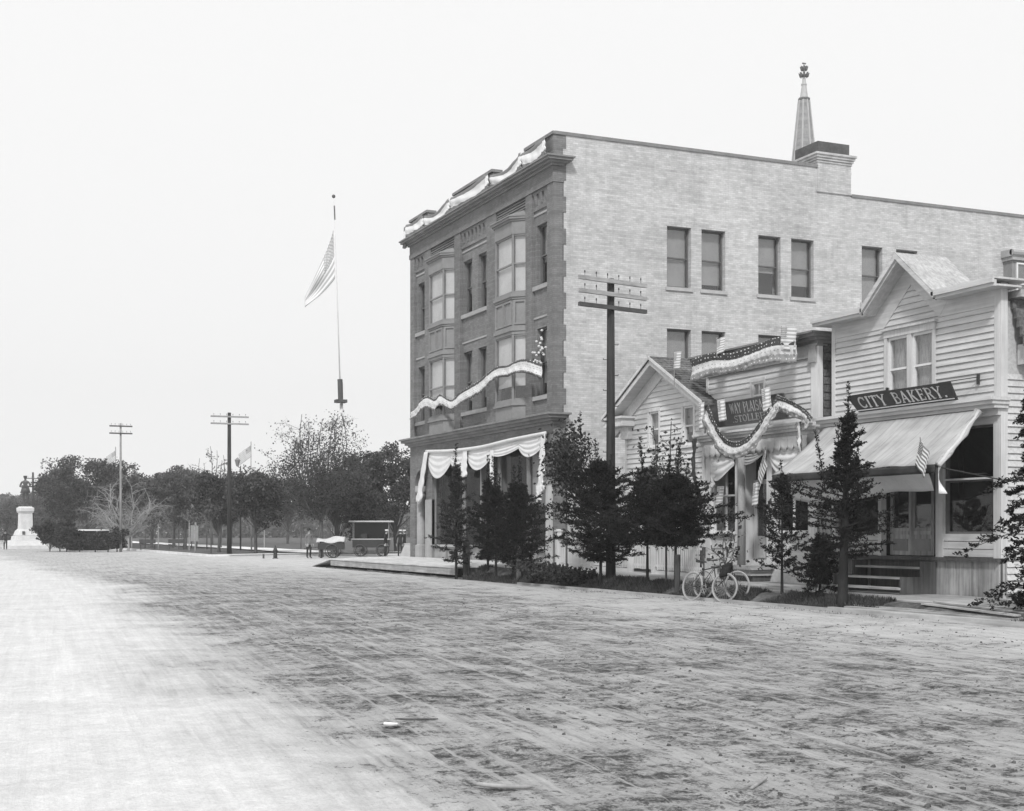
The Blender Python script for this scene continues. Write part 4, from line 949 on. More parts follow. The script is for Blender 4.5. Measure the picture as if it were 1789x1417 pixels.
pickets(pf, 37.75, 42.9); rails(pf, 37.8, 42.85); fpost(pf, 37.72); fpost(pf, 42.95, 1.2); fpost(pf, 40.4, 1.0, .1)
pickets(pf2, 33.6, 36.15); rails(pf2, 33.6, 36.2); fpost(pf2, 36.28, .95, .12)
pickets(gt, 36.36, 37.62); 
for h in (.24, .8): MB().bar((XF+.01, 36.38, fz(37)+h), (XF+.01, 37.6, fz(37)+h), .04, .07).build('rail', M['white'], gt)
MB().bar((XF-.04, 36.38, fz(37)+.975), (XF-.04, 37.6, fz(37)+.975), .09, .04).build('cap_rail', M['white'], gt)
# ================================================================== cloth: bunting, drapes, flags
def cr_path(pts, n):
    """smooth path through points"""
    P = [Vector(p) for p in pts]; out = []
    for i in range(n+1):
        t = i/n*(len(P)-1); k = min(int(t), len(P)-2); f = t-k
        p0, p1, p2, p3 = P[max(k-1,0)], P[k], P[k+1], P[min(k+2,len(P)-1)]
        out.append(.5*((2*p1)+(-p0+p2)*f+(2*p0-5*p1+4*p2-p3)*f*f+(-p0+3*p1-3*p2+p3)*f*f*f))
    return out
def strip(name, label, pts, drop, mat, cat='bunting', group=None, n=60, m=8, out=(-1,0,0), ripple=.03, rf=9, parent=None, vary=.12, taper=None, perp=0):
    path = cr_path(pts, n); dv = Vector(drop); ov = Vector(out)
    def f(u, v):
        i = int(round(u*n)); p = path[i]; sc = 1+vary*math.sin(u*rf*2.3+1.3)
        if taper: sc *= taper(u)
        dd = dv
        if perp:
            tg = path[min(i+1,n)]-path[max(i-1,0)]; nn = Vector((0, -tg.z, tg.y)).normalized(); nn = nn if nn.z < 0 else -nn; dd = (nn*perp+Vector((0,0,-.25*perp)))*.85
        wr = .018*math.sin(u*n*.9+v*5.1)+.014*math.sin(u*n*1.7-v*9.3+2)+.012*math.sin(v*17+u*31)
        return p + dd*(v*sc) + ov*wr*(.3+v) + ov*(.02+ripple*(.5+.5*math.sin(u*rf*6.283+v*2.0))*(.35+v) + ripple*.6*math.sin(v*9+u*5))
    o = MB().grid(f, n, m).build(name, mat, parent, None if parent is not None else tuple(path[n//2]), smooth=True, solid=.003)
    if parent is None: tag(o, label, cat, group)
    return o
def swag(name, label, ya, yb, x, zt, d0, d1, mat, cat='drape', folds=5, amp=.05, n=28, m=16, parent=None, za=None, zb=None, skew=0):
    def f(u, v):
        y = ya+(yb-ya)*u; c = 4*u*(1-u); ztop = (zt if za is None else za+(zb-za)*u) - .03*c
        vv = v; z = ztop - vv*(d0+d1*c*(1+skew*(u-.5)))
        return (x-.04-amp*(.5+.5*math.sin(v*folds*6.283+math.sin(u*3)))*(.3+.7*c)-.06*c*v, y+.02*math.sin(v*14), z)
    o = MB().grid(f, n, m).build(name, mat, parent, None if parent is not None else (x, (ya+yb)/2, zt-.5), smooth=True, solid=.006)
    if parent is None: tag(o, label, cat)
    return o
def tail(name, label, y, x, zt, zb, w0, w1, lean, mat, cat='drape', parent=None, pleats=4, zig=.06):
    def f(u, v):
        wd = w0+(w1-w0)*v; return (x-.05-.045*math.sin(u*pleats*6.283)*(.4+v), y+lean*v+(u-.5)*wd+zig*math.sin(v*22)*(u-.5)*2*v, zt+(zb-zt)*v*(1-.12*abs(u-.5)))
    o = MB().grid(f, 20, 20).build(name, mat, parent, None if parent is not None else (x, y, (zt+zb)/2), smooth=True, solid=.006)
    if parent is None: tag(o, label, cat)
    return o
# tricolour swags along the parapet of the brick block
RB = [('near corner', [(20.86,44.85,15.86),(20.84,45.9,15.76),(20.84,46.85,15.80)], .68), ('first low stretch', [(20.86,46.95,15.80),(20.8,48.3,15.5),(20.84,49.95,15.72)], .6), ('raised middle', [(20.84,50.15,15.84),(20.78,52.2,15.68),(20.84,54.25,15.8)], .66), ('second low stretch', [(20.86,54.45,15.82),(20.8,56,15.48),(20.84,57.5,15.72)], .6), ('far corner', [(20.84,57.65,15.84),(20.82,58.8,15.7),(20.8,59.9,15.8)], .64)]
for k, (nm, pts, d) in enumerate(RB):
    strip('parapet_bunting', 'grey and white bunting draped on the %s of the brick parapet' % nm, pts, (0, 0, -d), M['buntplain'], 'bunting', 'bunting along the brick parapet', 30, 8, ripple=.05, rf=1.3+.3*k)
for k, (y, z0, z1) in enumerate(((46.9,15.8,15.12),(50.08,15.85,15.12),(54.35,15.7,15.1),(59.95,15.7,14.7),(44.75,15.85,15.12))):
    tail('bunting_knot', ['hanging bunting tail at the first parapet step of the brick block','hanging bunting tail where the middle parapet begins','hanging bunting tail at the far end of the middle parapet','bunting tail blowing off the far corner of the brick cornice','pale bunting tail at the near corner of the brick parapet'][k], y, 20.8, z0, z1, .2, .42, .0, M['buntplain'], 'bunting', None, 3)
tail('dark_bunting_knot', 'dark bunting knot at the far low parapet of the brick block', 57.6, 20.8, 15.7, 15.1, .3, .45, 0, M['buntplain'], 'bunting', None, 4)
# long star bunting across the second storey
bp = [(20.85,45.0,7.72),(20.55,45.8,7.98),(20.5,46.6,8.0),(20.48,47.3,7.92),(20.48,48.3,7.97),(20.48,49.2,7.84),(20.5,50.1,7.66),(20.52,51.2,7.52),(20.52,52.3,7.38),(20.52,53.2,7.16),(20.52,53.9,7.28),(20.48,54.6,7.5),(20.48,55.2,7.36),(20.48,56.2,7.58),(20.52,57.1,7.48),(20.6,57.9,7.26),(20.85,59.3,7.2)]
strip('long_star_bunting', 'long bunting with starred edge strung across the second storey of the brick block', bp, (0, 0, -.48), M['buntlong'], 'bunting', None, 150, 6, ripple=.03, rf=7)
# potted flowers at a second storey window
fl = thing('window_flowers', 'white flowering plant in the near second storey window of the brick block', 'plant', (21.05, 45.6, 7.8)); rf_ = random.Random(2)
for k in range(26):
    c_ = Vector((21.0+rf_.uniform(-.12,.08), 45.62+rf_.gauss(0,.2), 8.35+rf_.gauss(0,.3)))
    MB().lathe(c_, [(.0,-.03),(.05,0),(.055,.03),(.02,.06)], 6).build('blossom', M['cloth'], fl)
MB().tube([(21.05,45.62,7.9),(21.03,45.6,8.3),(21.0,45.66,8.8)], [.02,.015,.008], 5).build('stem', M['leafd'], fl)
# white drapes over the shop front
dp = thing('shop_drapery', 'white cloth swags and tails festooned over the brick block shop front', 'drapery', (20.9, 51, 5))
for a, b_, za, zb, d0, d1 in ((44.9,47.4,5.26,5.2,.35,.42),(47.3,50.0,5.2,5.06,.38,.12),(49.9,52.6,5.1,5.1,.42,.5),(52.4,54.6,5.12,5.15,.45,.35),(54.5,57.3,5.15,5.28,.6,.6)):
    swag('swag', '', a, b_, 20.97, 5.2, d0, d1, M['cloth'], parent=dp, za=za, zb=zb, folds=4)
MB().tube(cr_path([(20.88,44.85,5.22),(20.84,48,5.16),(20.84,51,5.06),(20.84,54.3,5.1),(20.88,57.4,5.24)], 30), .07, 8).build('gathered_heading', M['cloth'], dp, smooth=True)
tail('tail', '', 45.0, 20.9, 5.2, 3.0, .35, .62, .25, M['cloth'], parent=dp, pleats=3, zig=.12); tail('tail', '', 45.25, 20.86, 3.35, 2.75, .6, .35, .05, M['cloth'], parent=dp, pleats=3, zig=.1)
tail('tail', '', 57.25, 20.86, 5.2, 2.95, .5, .75, .95, M['cloth'], parent=dp, pleats=4, zig=.08)
tail('tail', '', 52.6, 20.88, 5.1, 3.9, .45, .8, .2, M['cloth'], parent=dp, pleats=3); tail('tail', '', 49.9, 20.94, 4.9, 3.1, .35, .5, 0, M['cloth'], parent=dp, pleats=3)
# saloon trimmings
strip('saloon_star_bunting', 'star bunting looped along the top of the saloon false front', [(20.55,34.1,6.62),(20.48,33.0,6.66),(20.44,31.8,6.52),(20.45,30.7,6.6),(20.44,29.8,6.68),(20.5,28.9,6.6)], (-.02, 0, -.60), M['bunt'], 'bunting', None, 70, 9, ripple=.035, rf=3)

loop = [(20.36,32.9,5.2),(20.3,32.5,4.75),(20.26,31.95,4.25),(20.26,31.35,4.08),(20.28,30.7,4.25),(20.3,30.1,4.75),(20.34,29.6,5.15)]
strip('saloon_sign_swag', 'wide star bunting swag hanging below the saloon signboard', loop, (0, -.02, -.42), M['bunt'], 'bunting', None, 60, 9, ripple=.03, rf=2, perp=.46)
strip('saloon_sign_swag_end', 'star bunting falling from the signboard to the near saloon corner', [(20.36,29.6,5.2),(20.4,29.2,5.05),(20.48,28.65,4.78),(20.5,28.3,4.5)], (0, -.02, -.36), M['bunt'], 'bunting', None, 40, 9, ripple=.04, rf=2, perp=.36)
strip('saloon_hanging_streamer', 'dark starred streamer hanging at the far corner of the saloon', [(20.6,33.9,4.35),(20.56,33.95,3.7),(20.56,33.87,3.1),(20.6,33.6,2.5)], (0, .2, 0), M['signboard'], 'bunting', None, 30, 4, ripple=.03, rf=2)
strip('saloon_near_streamer', 'narrow dark streamer hanging from the near saloon cornice', [(20.58,28.85,4.45),(20.56,28.8,3.9),(20.6,28.82,3.3)], (0, .2, 0), M['bunt'], 'bunting', None, 24, 4, ripple=.03, rf=2)
vl = thing('scalloped_fringe', 'pale scalloped valance below the saloon shop cornice', 'valance', (20.8, 31.3, 4))
for k in range(17):
    a = 28.95+k*.29
    def sc_f(u, v, a=a): return (20.78+.02*math.sin(u*3.14), a+.285*u, 4.14-v*(.27+.12*math.sin(math.pi*u)))
    MB().grid(sc_f, 6, 3).build('scallop', M['cloth'], vl, smooth=True, solid=.006)
swag('saloon_window_drape', 'white drape pulled aside in the far saloon window', 32.5, 33.75, 20.95, 3.85, .35, .35, M['cloth'], folds=3, skew=1.2)
tail('saloon_drape_tail', 'pointed tail of the white drape in the far saloon window', 33.5, 20.93, 3.8, 2.9, .5, .12, .05, M['cloth'])
swag('saloon_door_swag', 'grey cloth swag over the saloon doorway', 31.0, 32.3, 20.9, 3.86, .12, .22, M['clothg'], folds=4)
swag('saloon_near_drape', 'white drape over the near saloon window', 29.15, 30.75, 20.92, 3.86, .25, .45, M['cloth'], folds=3)
# flags
def flag(name, label, org, fly, hoist, mat='flag', wave=.06, wf=1.6, staff=None, n=18, m=12, out=None, group=None, droop=0):
    fv, hv = Vector(fly), Vector(hoist); ov = Vector(out) if out else fv.cross(hv).normalized()
    t = thing(name, label, 'flag', org, group); O = Vector(org)
    def f(u, v): return O + fv*u + hv*v + ov*(wave*math.sin(u*wf*6.283+v*1.5)*(.2+u)) + Vector((0,0,-droop*u*u))
    MB().grid(f, n, m).build('cloth', M[mat], t, smooth=True, solid=.004)
    if staff: MB().tube([staff[0], staff[1]], .014 if len(staff) < 3 else staff[2], 6).build('staff', M['polepale'], t)
    return t
flag('hanging_flag', 'small flag hanging over the left end of the saloon signboard', (20.34,32.5,5.28), (0,-.42,.02), (-.02,-.14,-.6), 'flagp', .02)
flag('hanging_flag', 'faded small flag hanging over the right end of the saloon signboard', (20.3,30.28,5.38), (0,-.42,.04), (-.0,-.1,-.62), 'flagp', .02)
flag('hanging_flag', 'pale flag hanging at the far corner of the saloon front', (20.4,33.55,5.3), (0,-.32,.02), (0,.0,-.75), 'flagp', .03)
flag('cornice_flag', 'pale flag spread over the near end of the saloon cornice beside the chimney', (20.42,29.55,6.95), (.0,-.75,-.12), (0,.06,-.62), 'flagp', .05)
flag('roof_flag', 'little striped flag standing at the left of the saloon cornice', (20.4,32.6,6.98), (0,-.5,.06), (0,.03,-.42), 'flagp', .03, staff=((20.41,32.61,6.5),(20.41,32.61,7.05)))
flag('eave_flag', 'little striped flag on the right slope of the house roof', (20.35,34.85,6.9), (0,-.45,-.02), (0,.04,-.5), 'flagp', .03, staff=((20.36,34.85,5.9),(20.36,34.85,6.95)))
flag('door_flag', 'flag on a slanted staff beside the saloon door', (20.3,30.1,3.8), (-.1,-.25,-.5), (.05,.42,-.6), 'flag', .03, staff=((20.75,30.85,2.7),(20.29,30.08,3.87)))
flag('door_flag', 'furled pale flag hanging low in the saloon doorway', (20.5,30.95,2.95), (0,-.34,.04), (0,.08,-.62), 'flagp', .03)
flag('window_flag', 'striped flag hanging in the far saloon window', (20.85,33.3,2.95), (0,-.4,.0), (0,.1,-.55), 'flagp', .02)
flag('awning_flag', 'small flag fixed to the near front corner of the bakery awning', (18.95,22.5,3.55), (-.02,-.33,-.3), (.0,.16,-.5), 'flag', .02, staff=((19.0,22.4,3.0),(18.95,22.5,3.6)))

# ================================================================== poles
def insul(mb, p): mb.lathe(p, [(.008,0),(.008,.09),(.02,.09),(.02,.14),(.01,.16)], 6)
def util_pole(name, label, base, h, r0, r1, arms, mat, steps=False, lean=0, armlen=2.4, npin=6, arm_dir=(1,0)):
    t = thing(name, label, 'utility pole', base); x, y, z = base
    MB().tube([(x,y,z-.4),(x+lean*.5,y,z+h*.5),(x+lean,y,z+h)], [r0,(r0+r1)/2,r1], 12).build('pole', mat, t, smooth=True)
    ax, ay = arm_dir
    for i, (dz, am, roll) in enumerate(arms):
        zc = z+h-dz; c = Vector((x+lean*(1-dz/h), y-r1-.05, zc)); dvec = Vector((ax, ay, roll)); a = c-dvec*armlen/2; b_ = c+dvec*armlen/2
        ao = MB().bar(a, b_, .1, .11).build('crossarm', am, t)
        pm = MB()
        for k in range(npin):
            f = (k+.5)/npin
            if abs(f-.5) < .06: continue
            insul(pm, a+(b_-a)*f+Vector((0,0,.055)))
        pm.build('insulator_pins', M['iron'], ao)
    if steps:
        for k in range(11):
            zz = z+2.5+k*.44; s_ = -1 if k % 2 else 1
            MB().tube([(x+s_*.09, y, zz), (x+s_*.24, y, zz+.0), (x+s_*.24, y, zz+.04)], .012, 5).build('climbing_step', M['iron'], t)
    return t
util_pole('utility_pole', 'tall dark utility pole with three crossarms in front of the picket fence', (18.3, 34.9, .12), 8.78, .15, .105, [(.10,M['arm'],-.0),(.47,M['arm'],-.0),(.85,M['armdark'],-.0)], M['pole'], True, 0, 2.5, 6, (.976,.216))
util_pole('utility_pole', 'dark utility pole with two crossarms at the park corner', (20.6, 97.5, .05), 10.1, .17, .12, [(.3,M['arm'],0),(.8,M['arm'],0)], M['pole'], False, 0, 2.7, 6)
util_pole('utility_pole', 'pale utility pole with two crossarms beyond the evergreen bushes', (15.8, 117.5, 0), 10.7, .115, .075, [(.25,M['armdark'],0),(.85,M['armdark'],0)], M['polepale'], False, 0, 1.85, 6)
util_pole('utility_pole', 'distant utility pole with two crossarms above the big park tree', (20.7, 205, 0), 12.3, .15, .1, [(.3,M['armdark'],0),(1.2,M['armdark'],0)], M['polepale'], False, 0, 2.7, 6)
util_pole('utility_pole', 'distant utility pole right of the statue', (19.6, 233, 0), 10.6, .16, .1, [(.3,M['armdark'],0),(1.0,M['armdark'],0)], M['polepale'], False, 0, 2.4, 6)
util_pole('utility_pole', 'distant dark utility pole just behind the statue', (14.4, 190, 0), 9.5, .16, .12, [(.8,M['armdark'],0),(1.9,M['armdark'],0)], M['pole'], False, 0, 1.6, 4)
# hitching posts and stakes
def post(label, x, y, z, h, r, mat, lean=(0,0)):
    t = MB(); t.tube([(x,y,z-.3),(x+lean[0]*.5,y+lean[1]*.5,z+h*.5),(x+lean[0],y+lean[1],z+h-.03),(x+lean[0],y+lean[1],z+h)], [r,r*.97,r*.92,r*.7], 10)
    return tag(t.build('hitching_post', mat, None, (x,y,z), smooth=False), label, 'post')
post('thick round hitching post at the near end of the plank platform', 17.95, 45.2, .05, 1.25, .13, M['post'])
post('stout hitching post among the evergreens beside the shop corner', 18.0, 40.6, .1, .95, .14, M['post'])
post('grey hitching post behind the evergreen near the bicycles', 18.05, 30.75, .1, .98, .075, M['post'], (.02,.0))

# ================================================================== flagpole with flag
fp = thing('park_flagpole', 'very tall white flagpole with dark doubled joint and ball top in the park', 'flagpole', (28.7, 97, .1))
MB().tube([(28.7,97,0),(28.7,97,6),(28.7,97,12.6)], [.14,.13,.12], 10).build('lower_mast', M['white'], fp, smooth=True)
MB().tube([(28.58,96.8,11.0),(28.35,96.8,18),(28.05,96.8,26.0)], [.06,.045,.025], 8).build('upper_mast', M['white'], fp, smooth=True)
MB().tube([(28.58,96.8,11.3),(28.53,96.8,12.8)], [.19,.19], 10).build('joint_sleeve', M['darkwood'], fp); MB().box(28.2, 29.0, 96.5, 97.2, 11.1, 11.32).build('joint_block', M['darkwood'], fp)
MB().lathe((28.05,96.8,25.95), [(.02,0),(.11,.06),(.14,.14),(.11,.22),(.02,.28)], 10).build('ball', M['bronze'], fp, smooth=True)
MB().tube([(28.13,96.75,24.4),(28.09,96.75,25.4)], [.05,.05], 6).build('pulley_rod', M['sash'], fp)
fO = Vector((28.0,96.7,23.7))
fl_ = thing('park_flag', 'large striped flag streaming down and left from the tall park flagpole', 'flag', tuple(fO))
def bigflag(u, v):
    hoist = Vector((.12,0,-3.6))*v*(1-.78*u); fly = Vector((-2.0*u**1.25,.5*u,-5.0*u))
    return fO+hoist+fly+Vector((.12,.45,0))*(math.sin(u*8+v*3.5)*.5*(.25+u)+.3*math.sin(v*9+u*3)*u)
MB().grid(bigflag, 30, 18).build('cloth', M['flagp'], fl_, smooth=True, solid=.006)

# ================================================================== monument
mo = thing('soldier_monument', 'pale granite soldier monument on stepped base in the middle of the street', 'monument', (10.2, 144, 0))
mx_, my_ = 10.2, 144
def sq(z0, z1, a, b_=None):
    b_ = a if b_ is None else b_; m = MB(); ca, sa_ = math.cos(R(12)), math.sin(R(12))
    rot = lambda x, y, z: (mx_+x*ca-y*sa_, my_+x*sa_+y*ca, z)
    return m.hexa([rot(-a,-a,z0),rot(a,-a,z0),rot(a,a,z0),rot(-a,a,z0),rot(-b_,-b_,z1),rot(b_,-b_,z1),rot(b_,b_,z1),rot(-b_,b_,z1)])
sq(-.05,.3,1.75).build('lower_step', M['granite'], mo); sq(.3,.85,1.6,1.35).build('base_course', M['granite'], mo, bevel=.03); sq(.85,1.3,1.12,1.05).build('plinth', M['granite'], mo, bevel=.02)
sq(1.3,1.85,.95,.78).build('die_base', M['granite'], mo, bevel=.05); sq(1.85,2.0,.7,.62).build('die_moulding', M['granite'], mo); sq(2.0,3.55,.58,.54).build('die', M['granite'], mo, bevel=.015); sq(3.55,3.68,.58,.66).build('neck_moulding', M['granite'], mo); sq(3.68,4.1,.68,.7).build('cap', M['granite'], mo, bevel=.06); sq(4.1,4.2,.56,.5).build('cap_top', M['granite'], mo)
b = MB()
sq_in = lambda dx: None
b.box(mx_-.35, mx_-.1, my_-1.02, my_-.9, 1.42, 1.75); b.build('bronze_plaque', M['bronze'], mo)

# ================================================================== people
def person(name, label, loc, rz, h=1.74, pose=None, coat='coat', pants='coat', hat='bowler', hatmat='coat', skin='skin', cat='person', sc_=1.0, parent_label=True):
    P = dict(la=((.20,0,1.40),(.27,.02,1.12),(.27,-.06,.86)), ra=((-.20,0,1.40),(-.27,.02,1.12),(-.27,-.06,.86)), lf=((.09,0,.92),(.10,-.02,.5),(.10,.02,.08),(.12,-.15,.03)), rf=((-.09,0,.92),(-.11,.0,.5),(-.11,.04,.08),(-.14,-.12,.03)), lean=0, turn=0)
    P.update(pose or {})
    V = []; E = []; RD = []
    def add(p, r, par=None):
        V.append(Vector(p)); RD.append(r); i = len(V)-1
        if par is not None: E.append((par, i))
        return i
    pel = add((0,0,.95), (.15,.11)); wai = add((0,.0,1.12), (.135,.10), pel); che = add((0,.01,1.32), (.165,.115), wai); sho = add((0,.01,1.44), (.12,.08), che)
    nk = add((0,.0,1.52), (.055,.055), sho); hb = add((0,-.01,1.58), (.07,.08), nk); hm = add((0,-.015,1.66), (.078,.095), hb); add((0,-.01,1.735), (.055,.065), hm)
    for key, s_ in (('la',1),('ra',-1)):
        a = P[key]; i = add(a[0], (.065,.065), sho); i = add((Vector(a[0])+Vector(a[1]))/2, (.055,.055), i); i = add(a[1], (.045,.045), i); i = add(a[2], (.03,.03), i)
        d = (Vector(a[2])-Vector(a[1])).normalized(); pm = add(Vector(a[2])+d*.07, (.036,.022), i); sd_ = d.orthogonal().normalized()
        for k in range(4):
            o_ = sd_*((k-1.5)*.02); f1 = add(Vector(a[2])+d*.12+o_, (.009,.009), pm); add(Vector(a[2])+d*(.16+.012*(k in (1,2)))+o_+Vector((0,-.015,0)), (.008,.008), f1)
        f1 = add(Vector(a[2])+d*.05+sd_*.04, (.01,.01), i); add(Vector(a[2])+d*.09+sd_*.055, (.009,.009), f1)
    for key in ('lf','rf'):
        a = P[key]; i = add(a[0], (.1,.1), pel); i = add((Vector(a[0])+Vector(a[1]))/2, (.085,.085), i); i = add(a[1], (.062,.065), i); i = add((Vector(a[1])*.6+Vector(a[2])*.4), (.06,.06), i); i = add(a[2], (.045,.05), i); add(a[3], (.04,.03), i)
    for i, v in enumerate(V):
        k = max(0, v.z-.95); v.y -= P['lean']*k; 
    me = bpy.data.meshes.new(name); me.from_pydata([tuple(v) for v in V], E, []); ob = bpy.data.objects.new('tmp', me); COL.objects.link(ob)
    sk = ob.modifiers.new('s', 'SKIN'); ss = ob.modifiers.new('u', 'SUBSURF'); ss.levels = 1; ss.render_levels = 1
    for i, r in enumerate(RD): me.skin_vertices[0].data[i].radius = r; me.skin_vertices[0].data[i].use_root = (i == 0)
    dg = bpy.context.evaluated_depsgraph_get(); dg.update(); nm = bpy.data.meshes.new_from_object(ob.evaluated_get(dg)); bpy.data.objects.remove(ob)
    t = thing(name, label, cat, loc, None, True, rz) if parent_label else thing(name, label, cat, loc, None, True, rz)
    t.scale = [h/1.74*sc_]*3
    body = link_mesh('body', nm, [M[coat], M[pants], M[skin], M['black' if cat == 'person' else coat]], t)
    hands = [Vector(P['la'][2]), Vector(P['ra'][2])]
    for p in nm.polygons:
        c_ = p.center; p.use_smooth = True
        if c_.z > 1.5: p.material_index = 2
        elif min((c_-hd).length for hd in hands) < .0: p.material_index = 2
        elif c_.z < .09: p.material_index = 3
        elif c_.z < .82: p.material_index = 1
        else: p.material_index = 0
        if c_.z >= .09:
            for key in ('la','ra'):
                a = P[key]; d = (Vector(a[2])-Vector(a[1])).normalized(); w_ = Vector(a[2])-Vector((0,P['lean']*max(0,a[2][2]-.95),0))
                if (c_-w_).dot(d) > -.01 and (c_-w_).length < .2: p.material_index = 2
    yl = -P['lean']*.7
    fc = MB(); fc.add([(-.014,-.105+yl,1.625),(.014,-.105+yl,1.625),(0,-.13+yl,1.63),(0,-.1+yl,1.675)], [(0,1,2),(0,2,3),(1,3,2)])
    for s_ in (-1, 1): fc.lathe((s_*.078, .0+yl, 1.63), [(.005,0),(.018,.015),(.02,.04),(.008,.055)], 6)
    fc.build('face', M[skin], t)
    ey = MB()
    for s_ in (-1, 1): ey.box(s_*.032-.012, s_*.032+.012, -.107+yl, -.098+yl, 1.662, 1.672)
    ey.box(-.025, .025, -.104+yl, -.096+yl, 1.592, 1.6); ey.build('eyes', M['hair' if cat == 'person' else coat], t)
    MB().lathe((0,.012+yl,1.6), [(.05,-.02),(.088,.04),(.092,.09),(.07,.14),(.02,.16)], 12).build('hair', M['hair' if cat == 'person' else coat], t, smooth=True)
    if hat == 'bowler': MB().lathe((0,-.005+yl,1.70), [(.15,0),(.155,.012),(.1,.02),(.1,.07),(.085,.115),(.03,.135)], 16).build('hat', M[hatmat], t, smooth=False)
    if hat == 'cap':
        hh = MB(); hh.lathe((0,-.005+yl,1.69), [(.1,0),(.102,.04),(.115,.06),(.1,.085),(.02,.09)], 14); hh.box(-.07, .07, -.17+yl, -.08+yl, 1.69, 1.70); hh.build('cap', M[hatmat], t)
    return t
cross = dict(la=((.20,0,1.40),(.30,-.05,1.15),(-.05,-.22,1.2)), ra=((-.20,0,1.40),(-.31,-.03,1.14),(.08,-.2,1.12)), rf=((-.09,0,.92),(-.1,-.02,.5),(-.09,.02,.08),(-.1,-.14,.03)), lf=((.09,0,.92),(.13,-.08,.5),(.15,-.02,.08),(.2,-.18,.03)))
st_ = person('soldier_statue', 'dark bronze soldier with folded arms on top of the granite pedestal', (10.2, 144, 4.2), R(-20), 1.74, cross, 'bronze', 'bronze', 'cap', 'bronze', 'bronze', 'statue', 1.72)
MB().tube([(.05,-.25,.0),(.02,-.24,.8),(-.02,-.2,1.2)], [.03,.022,.015], 6).build('rifle', M['bronze'], st_)
MB().lathe((0,.02,.78), [(.30,0),(.24,.2),(.2,.36)], 12).build('coat_skirt', M['bronze'], st_, smooth=True)
person('person', 'person in grey shirt and dark trousers standing beside the fire hydrant', (22.8, 84.2, .02), R(20), 1.8, None, 'shirt', 'coat', 'bowler', 'coat')
reach = dict(la=((.20,0,1.40),(.42,-.12,1.33),(.66,-.18,1.32)))
person('person', 'dark dressed person at the far left edge with one arm held out', (8.0, 138, 0), R(0), 1.78, reach, 'coat', 'coat', 'bowler', 'coat')
person('person', 'person in dark coat and white cap in front of the canopied wagon', (28.5, 86.2, .02), R(60), 1.78, dict(lean=.1), 'coat', 'coat', 'cap', 'whitecap')
person('person', 'person in white cap leaning towards the handcart by the brick corner', (29.3, 85.6, .02), R(140), 1.76, dict(lean=.15), 'coat', 'coat', 'cap', 'whitecap')
person('person', 'second white capped person half hidden by the brick corner', (29.85, 86.3, .02), R(-120), 1.76, None, 'coat', 'coat', 'cap', 'whitecap')

# ================================================================== wagons, hydrant, park fittings
def wheel(parent, c, ax, r, mat_t, mat_s, spokes=12, wt=.03):
    w_ = MB().torus(c, ax, r-wt, wt, 26, 6).build('wheel', mat_t, parent, smooth=True)
    sp = MB(); c = Vector(c); a = Vector(ax).normalized(); e = a.orthogonal().normalized(); f = a.cross(e)
    for k in range(spokes):
        t = 2*math.pi*k/spokes; sp.tube([c+(e*math.cos(t)+f*math.sin(t))*.04, c+(e*math.cos(t)+f*math.sin(t))*(r-wt)], .014 if wt > .025 else .003, 4, False)
    sp.build('spokes', mat_s, w_); MB().tube([c-a*.07, c+a*.07], .055 if wt > .025 else .022, 8).build('hub', mat_s, w_); return w_
wg = thing('canopied_wagon', 'dark vending wagon with flat white canopy in the side street', 'wagon', (28.6, 89.5, 0), None, True, R(-22))
MB().box(-1.25, 1.25, -.6, .6, .62, 1.15).build('body', M['iron'], wg); MB().box(-1.3, 1.3, -.64, .64, 1.15, 1.22).build('counter', M['sill'], wg)
for x in (-1.2, 1.2):
    for y in (-.55, .55): MB().box(x-.03, x+.03, y-.03, y+.03, 1.22, 2.36).build('canopy_post', M['polepale'], wg)
cn = MB(); cn.hexa([(-1.5,-.85,2.34),(1.5,-.85,2.34),(1.5,.85,2.34),(-1.5,.85,2.34),(-1.45,-.8,2.44),(1.45,-.8,2.44),(1.45,.8,2.44),(-1.45,.8,2.44)]); cn.build('canopy', M['sill'], wg)
MB().box(-1.2, 1.2, .5, .55, 1.22, 2.3).build('back_panel', M['iron'], wg); MB().box(-.7, -.3, -.4, .1, 1.22, 1.55).build('stove', M['iron'], wg)
for x in (-.75, .75):
    for y in (-.68, .68): wheel(wg, (x, y, .42), (0,1,0), .42, M['darkwood'], M['darkwood'])
hc = thing('canvas_handcart', 'low dark handcart covered with pale canvas in the side street', 'cart', (24.6, 85.4, 0), None, True, R(-25))
MB().box(-.8, .8, -.45, .45, .55, .95).build('body', M['iron'], hc)
MB().grid(lambda u, v: (-.9+1.8*u, -.5+1.0*v, 1.0+.42*math.sin(math.pi*v)*(.5+.5*u)+.06*math.sin(u*9+v*4)), 14, 10).build('canvas_cover', M['clothg'], hc, smooth=True, solid=.01)
for y in (-.52, .52): wheel(hc, (.1, y, .45), (0,1,0), .45, M['darkwood'], M['darkwood'])
for y in (-.35, .35): MB().bar((-.8,y,.7), (-1.7,y,.62), .05, .05).build('handle', M['darkwood'], hc)
MB().box(-.7, -.62, -.3, .3, .0, .55).build('prop', M['darkwood'], hc)
for x in (-.75, .75):
    MB().tube([(x,.3,.9),(x,.3,1.5)], [.04,.035], 6).build('frame_pole', M['darkwood'], hc)

